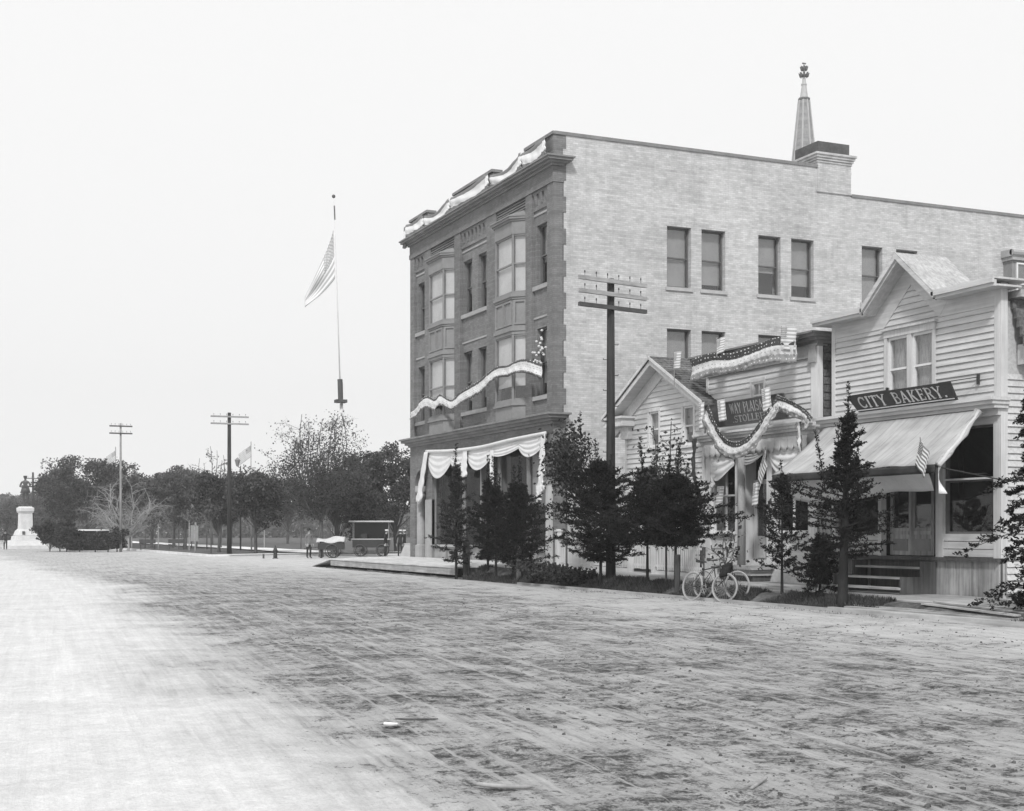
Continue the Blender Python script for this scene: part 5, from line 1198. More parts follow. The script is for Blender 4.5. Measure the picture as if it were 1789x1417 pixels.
bt = thing('tilted_crate', 'pale crate tilted on the ground beside the far brick corner', 'crate', (28.9, 83.3, 0), None, True, R(-15))
MB().hexa([(-.4,-.3,.02),(.3,-.3,.02),(.3,.3,.02),(-.4,.3,.02),(-.05,-.25,.9),(.45,-.25,.9),(.45,.25,.9),(-.05,.25,.9)]).build('box', M['sill'], bt); MB().box(-.1, .5, -.28, .28, .9, .95).build('lid', M['sill'], bt)
hy = thing('fire_hydrant', 'squat dark fire hydrant at the corner of the side street', 'hydrant', (20.9, 85.2, 0))
hb_ = MB(); hb_.lathe((20.9,85.2,-.05), [(.19,0),(.19,.08),(.13,.1),(.12,.5),(.16,.53),(.16,.57),(.13,.6),(.1,.7),(.05,.76),(.04,.82)], 12); hb_.build('barrel', M['iron'], hy)
for s_ in (-1, 1): MB().tube([(20.9+s_*.1,85.2,.42),(20.9+s_*.22,85.2,.42)], .06, 8).build('outlet', M['iron'], hy)
MB().lathe((20.9,85.2,.77), [(.03,0),(.03,.06)], 6).build('cap_nut', M['iron'], hy)
tag(MB().box(20.35,20.45,86.2,86.3,-.05,.28).build('marker_post', M['post'], None, (20.4,86.25,0)), 'tiny dark marker post left of the fire hydrant', 'post')
lp = thing('lamp_post', 'lantern on a curved bracket among the park trees beside the dark pole', 'street lamp', (24.15, 110, .2))
MB().tube([(24.15,110,.2),(24.15,110,6.2),(24.15,110,7.0)], [.07,.05,.04], 8).build('post', M['iron'], lp); MB().tube(cr_path([(24.15,110,6.5),(24.5,110,6.4),(25.0,110,6.8),(25.4,110,6.85)], 12), .03, 6).build('bracket', M['iron'], lp)
MB().lathe((23.9,110,6.95), [(.1,0),(.22,.45),(.24,.5),(.12,.62),(.04,.7)], 8).build('lantern', M['baywood'], lp)
MB().tube([(24.15,110,6.8),(23.9,110,6.95)], .03, 5).build('lantern_stem', M['iron'], lp)
flag('far_flag', 'small faded flag flying near the lantern above the park trees', (25.4,112,8.8), (-.95,.1,-.75), (0.1,0,-.9), 'flagp', .08, staff=((25.45,112,.2),(25.45,112,9.1),.03))
flag('far_flag', 'tiny faded flag on a pole above the big park tree', (19.6,150,10.3), (-.9,.1,-.7), (.05,0,-1.0), 'flagp', .08, staff=((19.65,150,.2),(19.65,150,10.7),.035))
bo = thing('notice_board', 'white upright notice board standing under the park trees', 'sign', (24.2, 130, .2)); MB().box(23.85,24.55,130,130.06,.8,2.3).build('board', M['paper'], bo)
for x in (23.95, 24.45): MB().box(x-.04,x+.04,130.06,130.14,.1,2.2).build('leg', M['post'], bo)
def bench(label, x, y, z):
    t = thing('park_bench', label, 'bench', (x,y,z)); MB().box(x-.7,x+.7,y-.2,y+.2,z+.42,z+.47).build('seat', M['darkwood'], t); MB().box(x-.7,x+.7,y+.2,y+.25,z+.55,z+.9).build('backrest', M['darkwood'], t)
    for s_ in (-.6, .6): MB().box(x+s_-.03,x+s_+.03,y-.18,y+.24,z,z+.42).build('leg', M['darkwood'], t)
bench('dark park bench beside the path under the trees', 19.0, 124, .12); bench('farther park bench near the white notice board', 21.0, 121, .15)
bo = thing('white_booth', 'long white topped booth behind the evergreen bushes near the monument', 'booth', (14.5, 128, 0))
MB().box(12.5,16.4,127.5,128.9,1.78,1.92).build('roof', M['paper'], bo); MB().box(12.6,16.3,128.6,128.8,0,1.78).build('back_wall', M['room'], bo); MB().box(12.6,16.3,127.6,127.8,.9,1.0).build('counter', M['sill'], bo)
for x in (12.65, 13.9, 15.1, 16.2): MB().box(x-.05,x+.05,127.55,127.65,0,1.78).build('post', M['polepale'], bo)

# ================================================================== church spire far behind
sp = thing('church_spire', 'slender slate church spire with leafy finial rising behind the brick block', 'spire', (67.2, 94, 0)); sx, sy = 67.2, 94.0
MB().lathe((sx,sy,0), [(3.0,0),(3.0,22),(3.3,22.2),(3.3,22.8)], 4, True).build('tower', M['redtrim'], sp)
def spx(py): return 1.65-(py-930)*DSP/2400
DSP = sx*math.sin(HEAD)+sy*math.cos(HEAD)
pr = lambda half, py: (half*DSP/2400, spx(py))
MB().lathe((sx,sy,0), [(2.7,22.8),pr(20.5,285),pr(9.3,176)], 8).build('slate_cone', M['slate'], sp)
ribs = MB()
for k in range(8):
    a = math.pi*2*k/8; r0, z0 = pr(20.9,285); r1, z1 = pr(9.5,176); ribs.tube([(sx+2.72*math.cos(a),sy+2.72*math.sin(a),22.8),(sx+r0*math.cos(a),sy+r0*math.sin(a),z0),(sx+r1*math.cos(a),sy+r1*math.sin(a),z1)], .07, 4)
ribs.build('hip_ridges', M['sill'], sp)
MB().lathe((sx,sy,0), [pr(9.3,176),pr(10.4,175),pr(10.4,172),pr(8,171.5)], 8).build('collar', M['sash'], sp)
MB().lathe((sx,sy,0), [pr(7,171),pr(4.2,150),pr(5,149),pr(5.2,147),pr(3.6,146),pr(2.6,135),pr(2.2,133),pr(1.6,118),pr(1,112)], 8).build('lead_tip', M['sill'], sp)
for py, rad in ((133,8),(121.5,5.5)):
    for k in range(8):
        a = math.pi*2*k/8+.2; rr_ = rad*DSP/2400; z = spx(py)
        MB().tube([(sx,sy,z-.1),(sx+rr_*.6*math.cos(a),sy+rr_*.6*math.sin(a),z+.05),(sx+rr_*math.cos(a),sy+rr_*math.sin(a),z+.2),(sx+rr_*.85*math.cos(a),sy+rr_*.85*math.sin(a),z-.1)], [.07,.09,.1,.04], 5).build('finial_leaf', M['sash'], sp)
MB().box(sx-.17,sx+.17,sy-.05,sy+.05,spx(112),spx(110)).build('finial_bar', M['sash'], sp)

# ================================================================== bicycles
def bicycle(label, loc, rz, lean, steer, extra=None):
    t = thing('bicycle', label, 'bicycle', loc, 'bicycles left at the kerb', True, rz); t.rotation_euler = (lean, 0, rz)
    # local frame: x forward, z up; rear hub at x=0
    r = .355; RH = Vector((0,0,r)); FH = Vector((1.1,0,r)); BB = Vector((.44,0,.29)); ST = Vector((.30,0,.80)); HT = Vector((.89,0,.86)); HB = Vector((.93,0,.70))
    def wh(c, ax):
        w_ = MB().torus(c, ax, r-.018, .02, 36, 8).build('wheel', M['tyre'], t, smooth=True)
        MB().torus(c, ax, r-.045, .011, 36, 6).build('rim', M['steel'], w_, smooth=True)
        sp_ = MB(); a = Vector(ax).normalized(); e = a.orthogonal().normalized(); f = a.cross(e)
        for k in range(28):
            th = 2*math.pi*k/28; q = e*math.cos(th)+f*math.sin(th); sp_.tube([Vector(c)+a*(.025 if k % 2 else -.025)+q*.02, Vector(c)+q*(r-.05)], .0025, 3, False)
        sp_.build('spokes', M['steel'], w_); MB().tube([Vector(c)-a*.05, Vector(c)+a*.05], .022, 8).build('hub', M['steel'], w_)
    fa = Vector((math.sin(-steer), math.cos(steer), 0)); wh(RH, (0,1,0)); wh(FH, fa)
    fb = MB()
    for a, b_, rd in ((BB,ST,.015),(ST+(BB-ST)*.1,HT,.014),(BB,HB,.016),(HB-Vector((.01,0,.03)),HT+Vector((-.01,0,.06)),.02)): fb.tube([a,b_], rd, 8)
    for s_ in (-1,1): fb.tube([BB+Vector((0,s_*.04,0)),RH+Vector((0,s_*.06,0))], .009, 6); fb.tube([ST+Vector((0,s_*.02,-.06)),RH+Vector((0,s_*.06,0))], .008, 6)
    fb.build('frame', M['black'], t, smooth=True)
    fk_ = MB()
    for s_ in (-1,1): fk_.tube([HB+fa*.035*s_, HB+(FH-HB)*.5+fa*.05*s_+Vector((-.015,0,0)), FH+fa*.055*s_], [.013,.012,.009], 6)
    fk_.tube([HB+fa*.04, HB-fa*.04], .015, 6); fk_.build('fork', M['black'], t, smooth=True)
    hb2 = MB(); top = HT+Vector((-.03,0,.13)); hb2.tube([HT, top], .012, 6)
    for s_ in (-1,1): hb2.tube(cr_path([top, top+fa*.14*s_+Vector((.05,0,.03)), top+fa*.25*s_+Vector((-.03,0,.0)), top+fa*.27*s_+Vector((-.16,0,-.03))], 8), .011, 6)
    hb2 = hb2.build('handlebar', M['steel'], t, smooth=True)
    gp = MB()
    for s_ in (-1,1): gp.tube([top+fa*.27*s_+Vector((-.1,0,-.018)), top+fa*.27*s_+Vector((-.2,0,-.035))], .017, 7)
    gp.build('grips', M['black'], hb2)
    sd2 = MB(); sd2.tube([ST, ST+Vector((-.04,0,.13))], .011, 6); sd2.build('seat_post', M['steel'], t)
    sl_ = MB(); s0 = ST+Vector((-.04,0,.13))
    sl_.hexa([s0+Vector(v) for v in ((-.14,-.1,.0),(.16,-.02,.0),(.16,.02,.0),(-.14,.1,.0),(-.15,-.09,.07),(.14,-.02,.045),(.14,.02,.045),(-.15,.09,.07))]); sl_.build('saddle', M['black'], t, bevel=.015)
    cr_ = MB().torus(BB+Vector((0,-.05,0)), (0,1,0), .09, .008, 22, 5).build('chainring', M['steel'], t)
    cm = MB(); cm.tube([BB+Vector((0,-.07,0)),BB+Vector((.09,-.08,-.14))], .01, 6); cm.tube([BB+Vector((0,.07,0)),BB+Vector((-.09,.08,.14))], .01, 6); cm.tube([BB+Vector((0,-.08,0)),BB+Vector((0,.08,0))], .02, 8); cm.build('cranks', M['steel'], cr_)
    for k, q in enumerate((Vector((.09,-.13,-.14)), Vector((-.09,.13,.14)))): MB().box(BB.x+q.x-.045,BB.x+q.x+.045,q.y-.045,q.y+.045,BB.z+q.z-.012,BB.z+q.z+.012).build('pedal', M['black'], t)
    cn_ = MB(); cn_.tube([BB+Vector((0,-.05,.09)),RH+Vector((0,-.05,.035))], .006, 4); cn_.tube([BB+Vector((0,-.05,-.09)),RH+Vector((0,-.05,-.035))], .006, 4); cn_.build('chain', M['iron'], t)
    return t
# parked against the kerb, front wheels towards the camera
bicycle('nearer bicycle with pale tyres parked at the kerb by the post', (17.27, 28.75, -.005), R(-78), R(-7), R(14))
bicycle('farther bicycle leaning behind the other at the kerb', (17.66, 28.85, .03), R(-76), R(-5), R(10))
bd_ = MB().grid(lambda u, v: (17.62+.28*(u-.5)+.02*math.sin(v*7), 27.72-.16*math.sin(u*3.14)+.1*v, .86-.3*v+.05*math.sin(u*3.14)*1.5), 10, 6).build('dark_jacket', M['coat'], None, (17.62,27.7,.8), smooth=True, solid=.03); tag(bd_, 'dark jacket hung over the handlebar of the farther bicycle', 'jacket')

# ================================================================== litter on the road
def stick(label, a, b_, r, mat, bend=0.0):
    a, b_ = Vector(a), Vector(b_); c_ = (a+b_)/2+Vector((0,0,0)); n_ = (b_-a).cross(Vector((0,0,1))).normalized()
    o = MB().tube(cr_path([a, (a+c_)/2+n_*bend*.7, c_+n_*bend, (b_+c_)/2+n_*bend*.7, b_], 8), [r*.7]+[r]*7+[r*.5], 6).build('stick', mat, None, tuple(c_), smooth=True); return tag(o, label, 'stick')
stick('long curved pale stick lying on the road nearest the camera', (3.32,8.21,.03), (3.62,7.97,.03), .016, M['barkpale'], .04)
stick('short pale stick on the road at the lower right', (4.86,7.36,.03), (5.16,7.63,.035), .013, M['barkpale'])
stick('thin dark stick on the road beside the scrap of paper', (3.84,11.34,.03), (4.18,11.19,.03), .008, M['bark'], .02)
tag(MB().torus((3.69,11.02,.035), (.1,.1,1), .05, .014, 18, 6).build('paper_ring', M['paper'], None, (3.69,11.02,.03)), 'white ring of paper lying on the dirt road', 'litter')
# ================================================================== vegetation
def leaves(cent, size, aspect=1.6, seed=0, dirs=None, spread=1.0, flat=0.0):
    """diamond leaves as quads; returns verts, quads"""
    r = np.random.default_rng(seed); n = len(cent)
    d = r.normal(size=(n,3)) if dirs is None else dirs + r.normal(size=(n,3))*spread
    d[:,2] *= (1-flat); d /= np.linalg.norm(d, axis=1)[:,None]+1e-9
    k = r.normal(size=(n,3)); s = np.cross(d, k); s /= np.linalg.norm(s, axis=1)[:,None]+1e-9
    L = (size*r.uniform(.6,1.3,n))[:,None]; W = L/aspect
    v = np.stack([cent-d*L*.5, cent+s*W*.5, cent+d*L*.5, cent-s*W*.5], 1).reshape(-1,3)
    return v, np.arange(n*4).reshape(-1,4)
def broadleaf(name, label, base, H, rx, trunk_h, nclump=70, per=70, leaf=.28, csz=.75, seed=1, lm='leafm', bark='bark', group=None, tr=.16, squash=.85, bare=0.0, cat='tree', rz=None):
    r = np.random.default_rng(seed); B = np.array(base, float); t = thing(name, label, cat, tuple(base), group)
    ch = (H-trunk_h); cz = B[2]+trunk_h+ch*.52; rz_ = ch*.52 if rz is None else rz
    wood = MB(); top = B+np.array([r.uniform(-.3,.3), r.uniform(-.3,.3), trunk_h+ch*.55])
    mid = (B+top)/2+np.array([r.uniform(-.15,.15), r.uniform(-.15,.15), 0])
    wood.tube([B-np.array([0,0,.3]), B+np.array([0,0,.3]), mid, top], [tr*1.25, tr, tr*.75, tr*.3], 7)
    # lumpy crown: clumps gathered around a few big lobes
    nl = 9; lob = r.normal(size=(nl,3)); lob /= np.linalg.norm(lob, axis=1)[:,None]; lob *= r.uniform(.35,.75,(nl,1))
    which = r.integers(0, nl, nclump); off = r.normal(size=(nclump,3)); off /= np.linalg.norm(off, axis=1)[:,None]; off *= (r.uniform(0,1,(nclump,1))**.45)*.45
    P = lob[which]+off; P[:,2] = np.maximum(P[:,2], -.95)
    C = np.array([B[0], B[1], cz])+P*np.array([rx, rx, rz_])
    fork = [np.array(B)+np.array([0,0,trunk_h*f]) for f in (.75,.95)]+[mid, mid*.5+top*.5, top]
    for i in range(0, nclump):
        if i % 2 and bare == 0: continue
        f = fork[r.integers(0, len(fork))]; m = (f+C[i])/2+r.normal(size=3)*.2+np.array([0,0,.25*squash])
        wood.tube([f, m, C[i]], [tr*.3, tr*.16, .015], 4, False)
    wood.build('trunk', M[bark], t, smooth=True)
    cs = csz*r.uniform(.6,1.2,(nclump,1)); n = nclump*per
    idx = np.repeat(np.arange(nclump), per); q = r.normal(size=(n,3)); q /= np.linalg.norm(q, axis=1)[:,None]; q *= r.uniform(0,1,(n,1))**.5
    pts = C[idx]+q*cs[idx]*np.array([1,1,.75])
    if bare: pts = pts[r.uniform(0,1,len(pts)) > bare]
    pts = pts[pts[:,2] > B[2]+.15]
    v, f = leaves(pts, leaf, 1.5, seed+5); np_mesh('crown', v, f, M[lm], t)
    return t
def twiggy(name, label, base, H, spread, n1=9, n2=7, n3=5, seed=1, mat='bark', leafn=0, leaf=.2, lm='leafm', droop=0.0, tr=.16, trunk_h=1.5, group=None, lowleaf=None, thin=1.0):
    """open crowned tree that shows its branches"""
    r = np.random.default_rng(seed); B = np.array(base, float); t = thing(name, label, 'tree', tuple(base), group); w = MB(); tips = []
    top = B+np.array([0,0,trunk_h]); w.tube([B-np.array([0,0,.3]), B+np.array([0,0,.2]), top], [tr*1.3, tr, tr*.8], 8)
    for i in range(n1):
        a = 2*math.pi*(i+r.uniform(-.3,.3))/n1; up = r.uniform(.35,1.0)
        e = top+np.array([math.cos(a)*spread*(1.1-up*.75), math.sin(a)*spread*(1.1-up*.75), (H-trunk_h)*up])
        m = (top+e)/2+np.array([math.cos(a)*spread*.12, math.sin(a)*spread*.12, (H-trunk_h)*.04])+r.normal(size=3)*spread*.07; m0 = (top+m)/2+r.normal(size=3)*spread*.04; m1 = (m+e)/2+r.normal(size=3)*spread*.06; p = cr_path([top, m0, m, m1, e], 6)
        w.tube(p, [tr*.5*(1-k/7)*thin+.012 for k in range(7)], 5, False)
        for j in range(n2):
            q = np.array(p[1+(j*5)//n2]); d2 = r.normal(size=3); d2[2] = abs(d2[2])*.8-droop; d2 /= np.linalg.norm(d2); L = spread*r.uniform(.25,.5); e2 = q+d2*L+np.array([math.cos(a),math.sin(a),.3])*L*.3
            m2 = (q+e2)/2+np.array([0,0,.1*L]); w.tube([q,m2,e2], [.03*thin,.02*thin,.008], 4, False)
            for k in range(n3):
                f = r.uniform(.3,1); q3 = q+(e2-q)*f; d3 = r.normal(size=3); d3[2] -= droop; d3 /= np.linalg.norm(d3); e3 = q3+d3*L*.4; w.tube([q3,e3], [.011*thin,.004], 3, False); tips.append(e3); tips.append(q3)
    w.build('branches', M[mat], t, smooth=True)
    if leafn:
        T_ = np.array(tips); idx = r.integers(0, len(T_), leafn); pts = T_[idx]+r.normal(size=(leafn,3))*.22
        if lowleaf is not None:
            keep = r.uniform(0,1,leafn) < np.clip(1.15-(pts[:,2]-lowleaf)/(H*.45), .12, 1); pts = pts[keep]
        v, f = leaves(pts, leaf, 1.5, seed+3); np_mesh('crown', v, f, M[lm], t)
    return t
def conifer(name, label, base, H, r_max, trunk_h, nbr=90, twigs=12, need=16, nl=.085, seed=1, droop=.15, up=.35, shape='oval', tr=.06, lm='needle', group=None, gap=0.0, lean=(0,0), spires=(), rough=.25, top=1.0):
    r = np.random.default_rng(seed); B = np.array(base, float); t = thing(name, label, 'evergreen', tuple(base), group); w = MB()
    ax = lambda f: B+np.array([lean[0]*f, lean[1]*f, H*f])
    w.tube([B-np.array([0,0,.25]), B+np.array([0,0,.12]), ax(.35), ax(.7), ax(.985)], [tr*1.4, tr, tr*.75, tr*.45, .008], 8)
    cen = []; drs = []
    for i in range(nbr):
        f = trunk_h/H+(1-trunk_h/H)*((i+r.uniform(0,1))/nbr)
        s = (f-trunk_h/H)/(1-trunk_h/H)
        if shape == 'oval': L = r_max*min(1, .55+s*2.2)*(1 if s < .34 else max(.05, 1-((s-.34)/.66)**(1.15*top)))**.9
        elif shape == 'cone': L = r_max*(1-s)**.8*min(1, .45+s*4)
        else: L = r_max*(.55+.45*math.sin(s*3.3))*(1-s**3)
        L *= .45+1.05*float(vnoise(np.array([math.cos(i*2.399)*1.6+seed]), np.array([math.sin(i*2.399)*1.6+s*5.5]), seed)[0])
        L = max(.06, L*r.uniform(.3, 1.42)); a = i*2.399+r.uniform(-.4,.4)
        if gap and math.sin(s*26) < -1+gap*2 : L *= .45
        p0 = ax(f); dirv = np.array([math.cos(a), math.sin(a), up*(.4+s)-droop]); 
        pts = [p0+dirv*L*k/4+np.array([0,0,-droop*.9*L*(k/4)**2+up*.25*L*(k/4)**2]) for k in range(5)]
        w.tube(pts, [max(.004,tr*.28*(1-s*.7)*(1-k/5)) for k in range(5)], 4, False)
        for k in range(twigs):
            g_ = .12+.88*(k+r.uniform(0,1))/twigs; x = g_*4; ii = min(3, int(x)); q = pts[ii]+(pts[ii+1]-pts[ii])*(x-ii)
            sd_ = r.normal(size=3); sd_[2] = sd_[2]*.5+.15; td = dirv*.9+sd_*.75; td /= np.linalg.norm(td); TL = (.12+.28*L*(1.1-g_))*r.uniform(.6,1.2); TL = min(TL, .38)
            if TL > .1: w.tube([q, q+td*TL], [.005,.003], 3, False)
            m = max(5, int(need*(.5+TL*2.2))); u_ = r.uniform(0,1,m); cc = q+np.outer(u_*TL, td)+r.normal(size=(m,3))*.018; cen.append(cc); drs.append(np.repeat(td[None,:], m, 0))
    for dx, dy, za, zb, wd in spires:      # upright leafy shoots standing out of the crown
        A = B+np.array([dx*.6, dy*.6, za]); E_ = B+np.array([dx, dy, zb]); w.tube([A, (A+E_)/2+r.normal(size=3)*.03, E_], [.016,.011,.003], 5, False)
        for k in range(int(26*(zb-za))):
            g_ = (k+r.uniform(0,1))/(26*(zb-za)); q = A+(E_-A)*g_; sd_ = r.normal(size=3); sd_[2] = .7+abs(sd_[2])*.5; td = sd_/np.linalg.norm(sd_); TL = wd*(1.25-g_)*r.uniform(.4,1.1)
            w.tube([q, q+td*TL], [.005,.003], 3, False); m = max(4, int(16*TL/.2)); cen.append(q+np.outer(r.uniform(.2,1.05,m)*TL, td)+r.normal(size=(m,3))*.02); drs.append(np.repeat(td[None,:], m, 0))
    w.build('trunk', M['barkdark'], t, smooth=True)
    cen = np.concatenate(cen); drs = np.concatenate(drs); v, f_ = leaves(cen, nl, 2.6, seed+9, drs, .75); np_mesh('crown', v, f_, M[lm], t)
    return t
# ---- evergreens set out along the walk (near ones first)
conifer('evergreen_tree', 'dark bushy evergreen with thick bare trunk on the verge in front of the bakery', (17.95, 23.75, .08), 4.0, 1.3, 1.05, 72, 20, 12, .075, 11, .12, .45, 'oval', .115, lean=(.05,-.12), rough=.4, top=.42, spires=((.06,-.14,2.6,4.75,.24),(-.25,.62,2.4,3.75,.22),(.1,.3,2.8,3.9,.2),(.05,-.5,2.4,3.5,.2)))
conifer('evergreen_tree', 'slim evergreen on a thin stem between saloon door and bakery awning', (18.3, 26.45, .2), 2.7, .68, .5, 46, 16, 11, .07, 12, .05, .6, 'oval', .035, rough=.4, top=.8, spires=((.0,.05,2.2,3.1,.14),(.1,-.2,1.9,2.8,.14),(-.05,.25,1.7,2.6,.14)))
conifer('spruce_tree', 'open spruce with drooping tiers at the right edge of the picture', (18.4, 18.75, .08), 4.7, 1.25, .3, 74, 17, 20, .075, 13, .28, .18, 'cone', .06, gap=.35)
conifer('evergreen_tree', 'dense rounded evergreen beside the grey hitching post left of the bicycles', (18.15, 31.0, .1), 2.95, 1.5, 1.2, 125, 24, 14, .08, 14, .1, .35, 'oval', .05, rough=.35, spires=((0,-.6,2.2,3.3,.25),(.1,.5,2.3,3.6,.3),(-.1,1.0,2.0,3.3,.25),(.1,0,2.5,3.9,.22)))
conifer('evergreen_tree', 'dense evergreen with pointed top wrapped around the tall utility pole', (17.95, 34.85, .1), 3.5, 1.5, .7, 120, 24, 14, .08, 15, .1, .4, 'oval', .05, rough=.4, spires=((-.2,.95,2.0,5.0,.3),(-.1,1.5,1.8,3.9,.3),(.0,.3,2.4,4.2,.28),(.1,-.5,2.2,3.7,.3),(.2,1.2,2.2,4.4,.25)))
conifer('evergreen_tree', 'short dark evergreen behind the pole, between it and the fence gate', (18.3, 32.76, .2), 3.1, 1.4, 1.1, 95, 22, 14, .08, 16, .1, .4, 'oval', .045, rough=.4, spires=((0,.4,2.2,4.1,.3),(.1,-.4,2.2,3.8,.3)))
CL = [((17.5, 45.05, .05), 3.9, .72, .5, 'leftmost evergreen of the clump by the plank platform post', 'leafd', ((0,0,2.6,4.75,.3),(.1,.35,2.4,4.1,.28))), ((18.15, 43.7, .1), 3.3, .8, .6, 'second evergreen of the clump from the plank platform, slender stem', 'needle', ((0,0,2.2,4.2,.3),(.1,-.4,2,3.7,.28))), ((17.9, 42.4, .1), 3.0, .9, .6, 'middle evergreen of the clump before the draped shop windows', 'needle', ((0,.2,2,4.1,.3),(0,-.3,2,3.5,.25))), ((18.1, 41.4, .1), 3.1, .95, .5, 'fourth evergreen of the clump, dark and wide', 'needle', ((0,0,2,3.8,.25),)), ((18.0, 40.45, .1), 3.0, 1.12, .4, 'rightmost evergreen of the clump beside the stout post', 'needle', ((0,.25,2.1,4.0,.25),(0,-.35,1.8,3.1,.22)))]
for k, (p, H_, rm, th_, lb, lm, sps) in enumerate(CL): conifer('evergreen_tree', lb, p, H_, rm, th_, 66, 19, 12, .08, 30+k, .08, .4, 'oval', .05, lm=lm, rough=.4, spires=sps)
twiggy('sapling', 'thin leafy sapling in front of the near corner of the brick block', (18.3, 37.8, .25), 4.75, .68, 10, 7, 4, 41, 'bark', 2400, .12, 'leafd', 0, .035, 2.75, thin=.35)
twiggy('sapling', 'bare leafed sapling reaching up before the gabled house windows', (18.3, 31.75, .2), 4.6, .75, 7, 5, 4, 42, 'bark', 420, .11, 'leafd', 0, .03, 2.2, thin=.3)
twiggy('sapling', 'spindly sapling rising behind the bicycles', (18.2, 28.7, .15), 1.75, .45, 5, 4, 3, 43, 'bark', 80, .12, 'leafd', 0, .016, .7, thin=.25)
conifer('evergreen_sprig', 'small drooping evergreen sprig between slim evergreen and bakery steps', (18.3, 25.15, .2), 1.0, .3, .15, 24, 7, 10, .08, 44, .2, .3, 'oval', .015)
conifer('evergreen_shrub', 'dark evergreen shrub against the board fence between saloon and bakery', (20.2, 27.6, .3), 1.15, .5, .1, 60, 10, 13, .08, 45, .1, .4, 'oval', .03)
broadleaf('cut_brush', 'heap of cut brush and leaves at the road edge below the evergreen clump', (17.75, 38.6, .05), .75, 1.15, .1, 40, 50, .1, .25, 46, 'leafd', 'bark', None, .02, cat='brush', rz=.32)
broadleaf('cut_brush', 'low scatter of cut branches around the foot of the tall utility pole', (17.75, 36.3, .05), .6, 1.0, .08, 36, 45, .1, .22, 47, 'leafd', 'bark', None, .02, cat='brush', rz=.25)
# ---- grass of the verge
r_ = np.random.default_rng(5)
def grass(name, n, xr, yr, hgt, seed, zf):
    r = np.random.default_rng(seed); x = r.uniform(*xr, n); y = r.uniform(*yr, n); keep = vnoise(x*1.7, y*1.2, seed) > .33; x, y = x[keep], y[keep]; m = len(x); z = zf(x, y)
    h = hgt*r.uniform(.4,1.2,m); a = r.uniform(0,6.283,m); w_ = .012*r.uniform(.7,1.6,m); lx, ly = r.normal(size=m)*h*.4, r.normal(size=m)*h*.4
    b0 = np.stack([x-np.cos(a)*w_, y-np.sin(a)*w_, z-.02], 1); b1 = np.stack([x+np.cos(a)*w_, y+np.sin(a)*w_, z-.02], 1); t_ = np.stack([x+lx, y+ly, z+h], 1)
    v = np.stack([b0,b1,t_], 1).reshape(-1,3); o = np_mesh(name, v, np.arange(m*3).reshape(-1,3), M['grass']); return o
vh = lambda x, y: verge_h(x, y)
tag(grass('verge_grass', 26000, (17.6,18.45), (22.6,33.5), .11, 3, vh), 'dark unmown grass along the verge below the saloon and bakery', 'grass', kind='stuff')
tag(grass('verge_weeds', 16000, (17.6,18.45), (33.5,44.8), .10, 4, vh), 'short weeds on the verge under the evergreens by the brick block', 'weeds', kind='stuff')
tag(grass('corner_grass', 7000, (17.6,19.0), (15,18.6), .13, 6, vh), 'tuft of dark grass at the lower right end of the verge', 'grass', kind='stuff')
tag(grass('road_edge_tufts', 1200, (16.7,17.45), (20,36), .035, 8, lambda x, y: x*0), 'scattered low tufts in the dirt beside the timber kerb', 'weeds', kind='stuff')
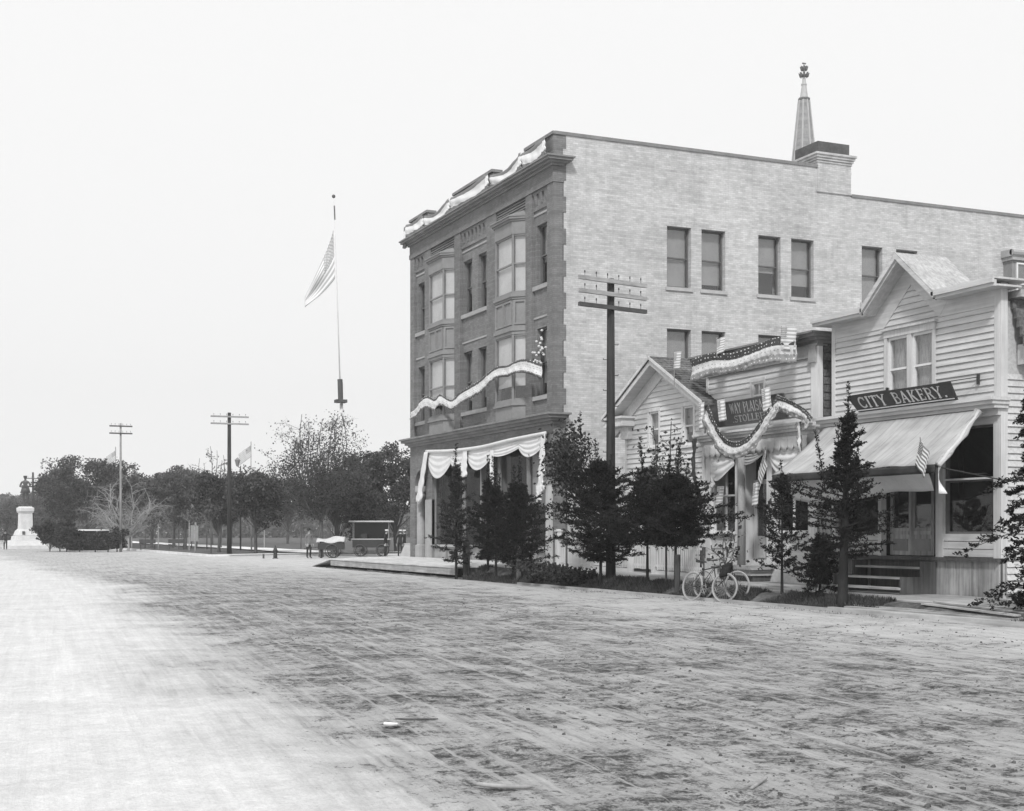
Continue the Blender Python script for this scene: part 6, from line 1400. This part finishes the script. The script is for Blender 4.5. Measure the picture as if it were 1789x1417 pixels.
# ---- park trees
twiggy('elm_tree', 'half bare elm with upright limbs at the street corner before the flagpole', (25.1, 89.6, 0), 10.2, 3.3, 24, 10, 8, 51, 'bark', 15000, .14, 'leafq', .05, .17, 2.4, lowleaf=6.0, thin=.5)
twiggy('willow_tree', 'pale leafless spreading tree in front of the dark park trees', (17.6, 126, .1), 5.9, 4.4, 16, 10, 6, 52, 'barkpale', 0, .2, 'leafm', .25, .12, 1.1)
twiggy('bare_tree', 'bare topped tree rising behind the park trees left of the dark pole', (31.0, 156, .2), 11.6, 2.6, 9, 6, 4, 53, 'bark', 500, .25, 'leafm', 0, .14, 4)
PT = [('round dark tree left of the bare elm', 23.3, 101, 6.9, 2.6, 1.9, 'leafq', 61), ('smaller dark tree just right of the dark pole', 22.0, 108, 6.2, 2.3, 1.7, 'leafq', 62), ('tree hiding the foot of the flagpole beside the elm', 27.4, 93.6, 5.8, 2.2, 1.1, 'leafq', 63), ('tree between flagpole and canopied wagon', 29.9, 95.4, 6.0, 2.4, 1.0, 'leafq', 64),
      ('tall dark tree hugging the far corner of the brick block', 33.2, 98, 8.4, 3.2, 1.8, 'leafq', 65), ('dark tree behind the canopied wagon', 31.0, 99, 7.3, 2.3, 1.0, 'leafq', 66), ('tree with clipped crown left of the dark pole', 22.6, 126, 7.6, 2.8, 2.0, 'leafm', 67), ('round tree behind the white notice board', 24.0, 140, 8.4, 3.2, 2.2, 'leafm', 68),
      ('park tree in the middle of the row behind the pale tree', 21.5, 138, 7.9, 3.0, 2.2, 'leafm', 69), ('park tree just right of the pale utility pole', 19.8, 140, 7.6, 2.9, 2.2, 'leafm', 70), ('largest dark tree of the park behind the evergreen bushes', 16.9, 152, 10.7, 4.4, 2.0, 'leafq', 71), ('dark tree joined to the left of the largest park tree', 15.2, 160, 9.0, 3.6, 1.8, 'leafq', 72),
      ('tree behind the row beside the largest park tree', 21.0, 158, 10.2, 3.3, 2.2, 'leafq', 73), ('far back park tree behind the notice board tree', 29.5, 165, 9.4, 3.6, 2.2, 'leafm', 74), ('far back park tree behind the pole', 34.0, 160, 9.0, 3.6, 2.2, 'leafq', 75), ('far back park tree behind the elm', 42, 165, 8.6, 3.8, 2.2, 'leafq', 76),
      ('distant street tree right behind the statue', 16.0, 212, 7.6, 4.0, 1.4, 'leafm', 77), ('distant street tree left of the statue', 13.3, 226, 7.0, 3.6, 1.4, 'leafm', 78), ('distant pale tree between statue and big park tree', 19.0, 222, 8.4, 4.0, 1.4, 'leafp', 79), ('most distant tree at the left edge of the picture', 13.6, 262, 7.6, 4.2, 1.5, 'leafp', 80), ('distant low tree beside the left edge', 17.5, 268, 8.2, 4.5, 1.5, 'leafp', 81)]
for lb, x, y, H_, rx_, th_, lm, sd_ in PT:
    broadleaf('park_tree', lb, (x, y, .05), H_, rx_, th_, 130, 105, .2 if y < 130 else .25, rx_*.25, sd_, lm, 'bark', 'trees of the park and the far street', .13 if y < 120 else .17)
# slim saplings tied to stakes along the path
SAP = [(19.9, 124, 3.9, 'pale slim sapling trunk left of the path'), (21.7, 119, 4.4, 'slim sapling at the park edge left of the dark pole'), (22.4, 128, 4.0, 'slim sapling behind the path near the notice board'), (20.4, 103, 4.2, 'slim sapling just left of the dark pole'), (24.6, 108, 4.2, 'slim sapling on the lawn right of the dark pole'), (23.1, 113, 4.0, 'slim sapling on the lawn behind the hydrant'), (20.9, 112, 3.8, 'slim pale sapling on the grass verge of the park')]
for k, (x, y, h_, lb) in enumerate(SAP): twiggy('slim_sapling', lb, (x, y, .08), h_, .9, 6, 4, 3, 90+k, 'barkpale' if k in (0,1,6) else 'bark', 160, .22, 'leafm', 0, .05, 2.4, 'saplings along the park path', thin=.5)
for k, (x, y, h_) in enumerate(((18.9,133,4.0),(20.6,136,4.2),(22.9,134,4.0),(24.9,133,4.0),(26.3,128,4.1),(23.6,121,3.9),(29.4,124,4.2),(31.5,119,4.0))):
    twiggy('slim_sapling', ['thin young trunk under the trees behind the farthest bench', 'thin young trunk behind the bench under the trees', 'thin young trunk left of the notice board', 'thin young trunk right of the notice board', 'thin young trunk behind the dark pole', 'thin young trunk on the lawn left of the dark pole', 'thin young trunk on the lawn behind the elm', 'thin young trunk on the lawn behind the flagpole'][k], (x, y, .1), h_, .9, 6, 4, 3, 110+k, 'bark' if k % 3 else 'barkpale', 120, .22, 'leafm', 0, .055, 2.6, 'saplings along the park path', thin=.5)
# evergreen bushes around the monument
BU = [(10.6, 122, 2.6, 1.4, 'evergreen bush right beside the granite monument'), (11.7, 119.5, 2.2, 1.3, 'second evergreen bush of the row from the monument'), (12.9, 121, 1.5, 1.3, 'third evergreen bush of the row in front of the white booth'), (13.9, 118.6, 1.5, 1.2, 'fourth low evergreen bush in front of the white booth'), (14.8, 117.6, 1.6, 1.2, 'fifth dark evergreen bush beside the pale utility pole'), (15.6, 118.2, 2.4, 1.0, 'last evergreen bush of the row at the pale utility pole'), (11.6, 124, 2.5, 1.5, 'taller evergreen bush at the left end of the white booth')]
for k, (x, y, h_, rx_, lb) in enumerate(BU): broadleaf('evergreen_bush', lb, (x, y, 0), h_, rx_, .25, 60, 60, .2, .42, 100+k, 'leafd', 'bark', 'evergreen bushes near the monument', .05, cat='bush')
# far wood closing the street and park
r = np.random.default_rng(77); n = 90000; x = r.uniform(12, 260, n); y = 300+r.uniform(0, 40, n); hmax = 5.5+3.5*vnoise(x*.12, y*0, 31)+1.5*vnoise(x*.5, y*0, 32); z = r.uniform(0, 1, n)**.8*hmax
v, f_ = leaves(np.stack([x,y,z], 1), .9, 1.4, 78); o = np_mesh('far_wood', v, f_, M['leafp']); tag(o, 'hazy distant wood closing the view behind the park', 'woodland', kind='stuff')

# ================================================================== air: thin haze over the flat land
hz_b = MB(); hz_b.box(-60, 300, -12, 420, -1.05, 46)
t = bpy.data.materials.new('haze_air'); t.use_nodes = True; tn = t.node_tree; tn.nodes.clear()
pv = tn.nodes.new('ShaderNodeVolumePrincipled'); pv.inputs['Color'].default_value = (1,1,1,1); pv.inputs['Density'].default_value = .0007; pv.inputs['Anisotropy'].default_value = .2
om = tn.nodes.new('ShaderNodeOutputMaterial'); tn.links.new(pv.outputs[0], om.inputs['Volume'])
tag(hz_b.build('haze', t), kind='stuff')
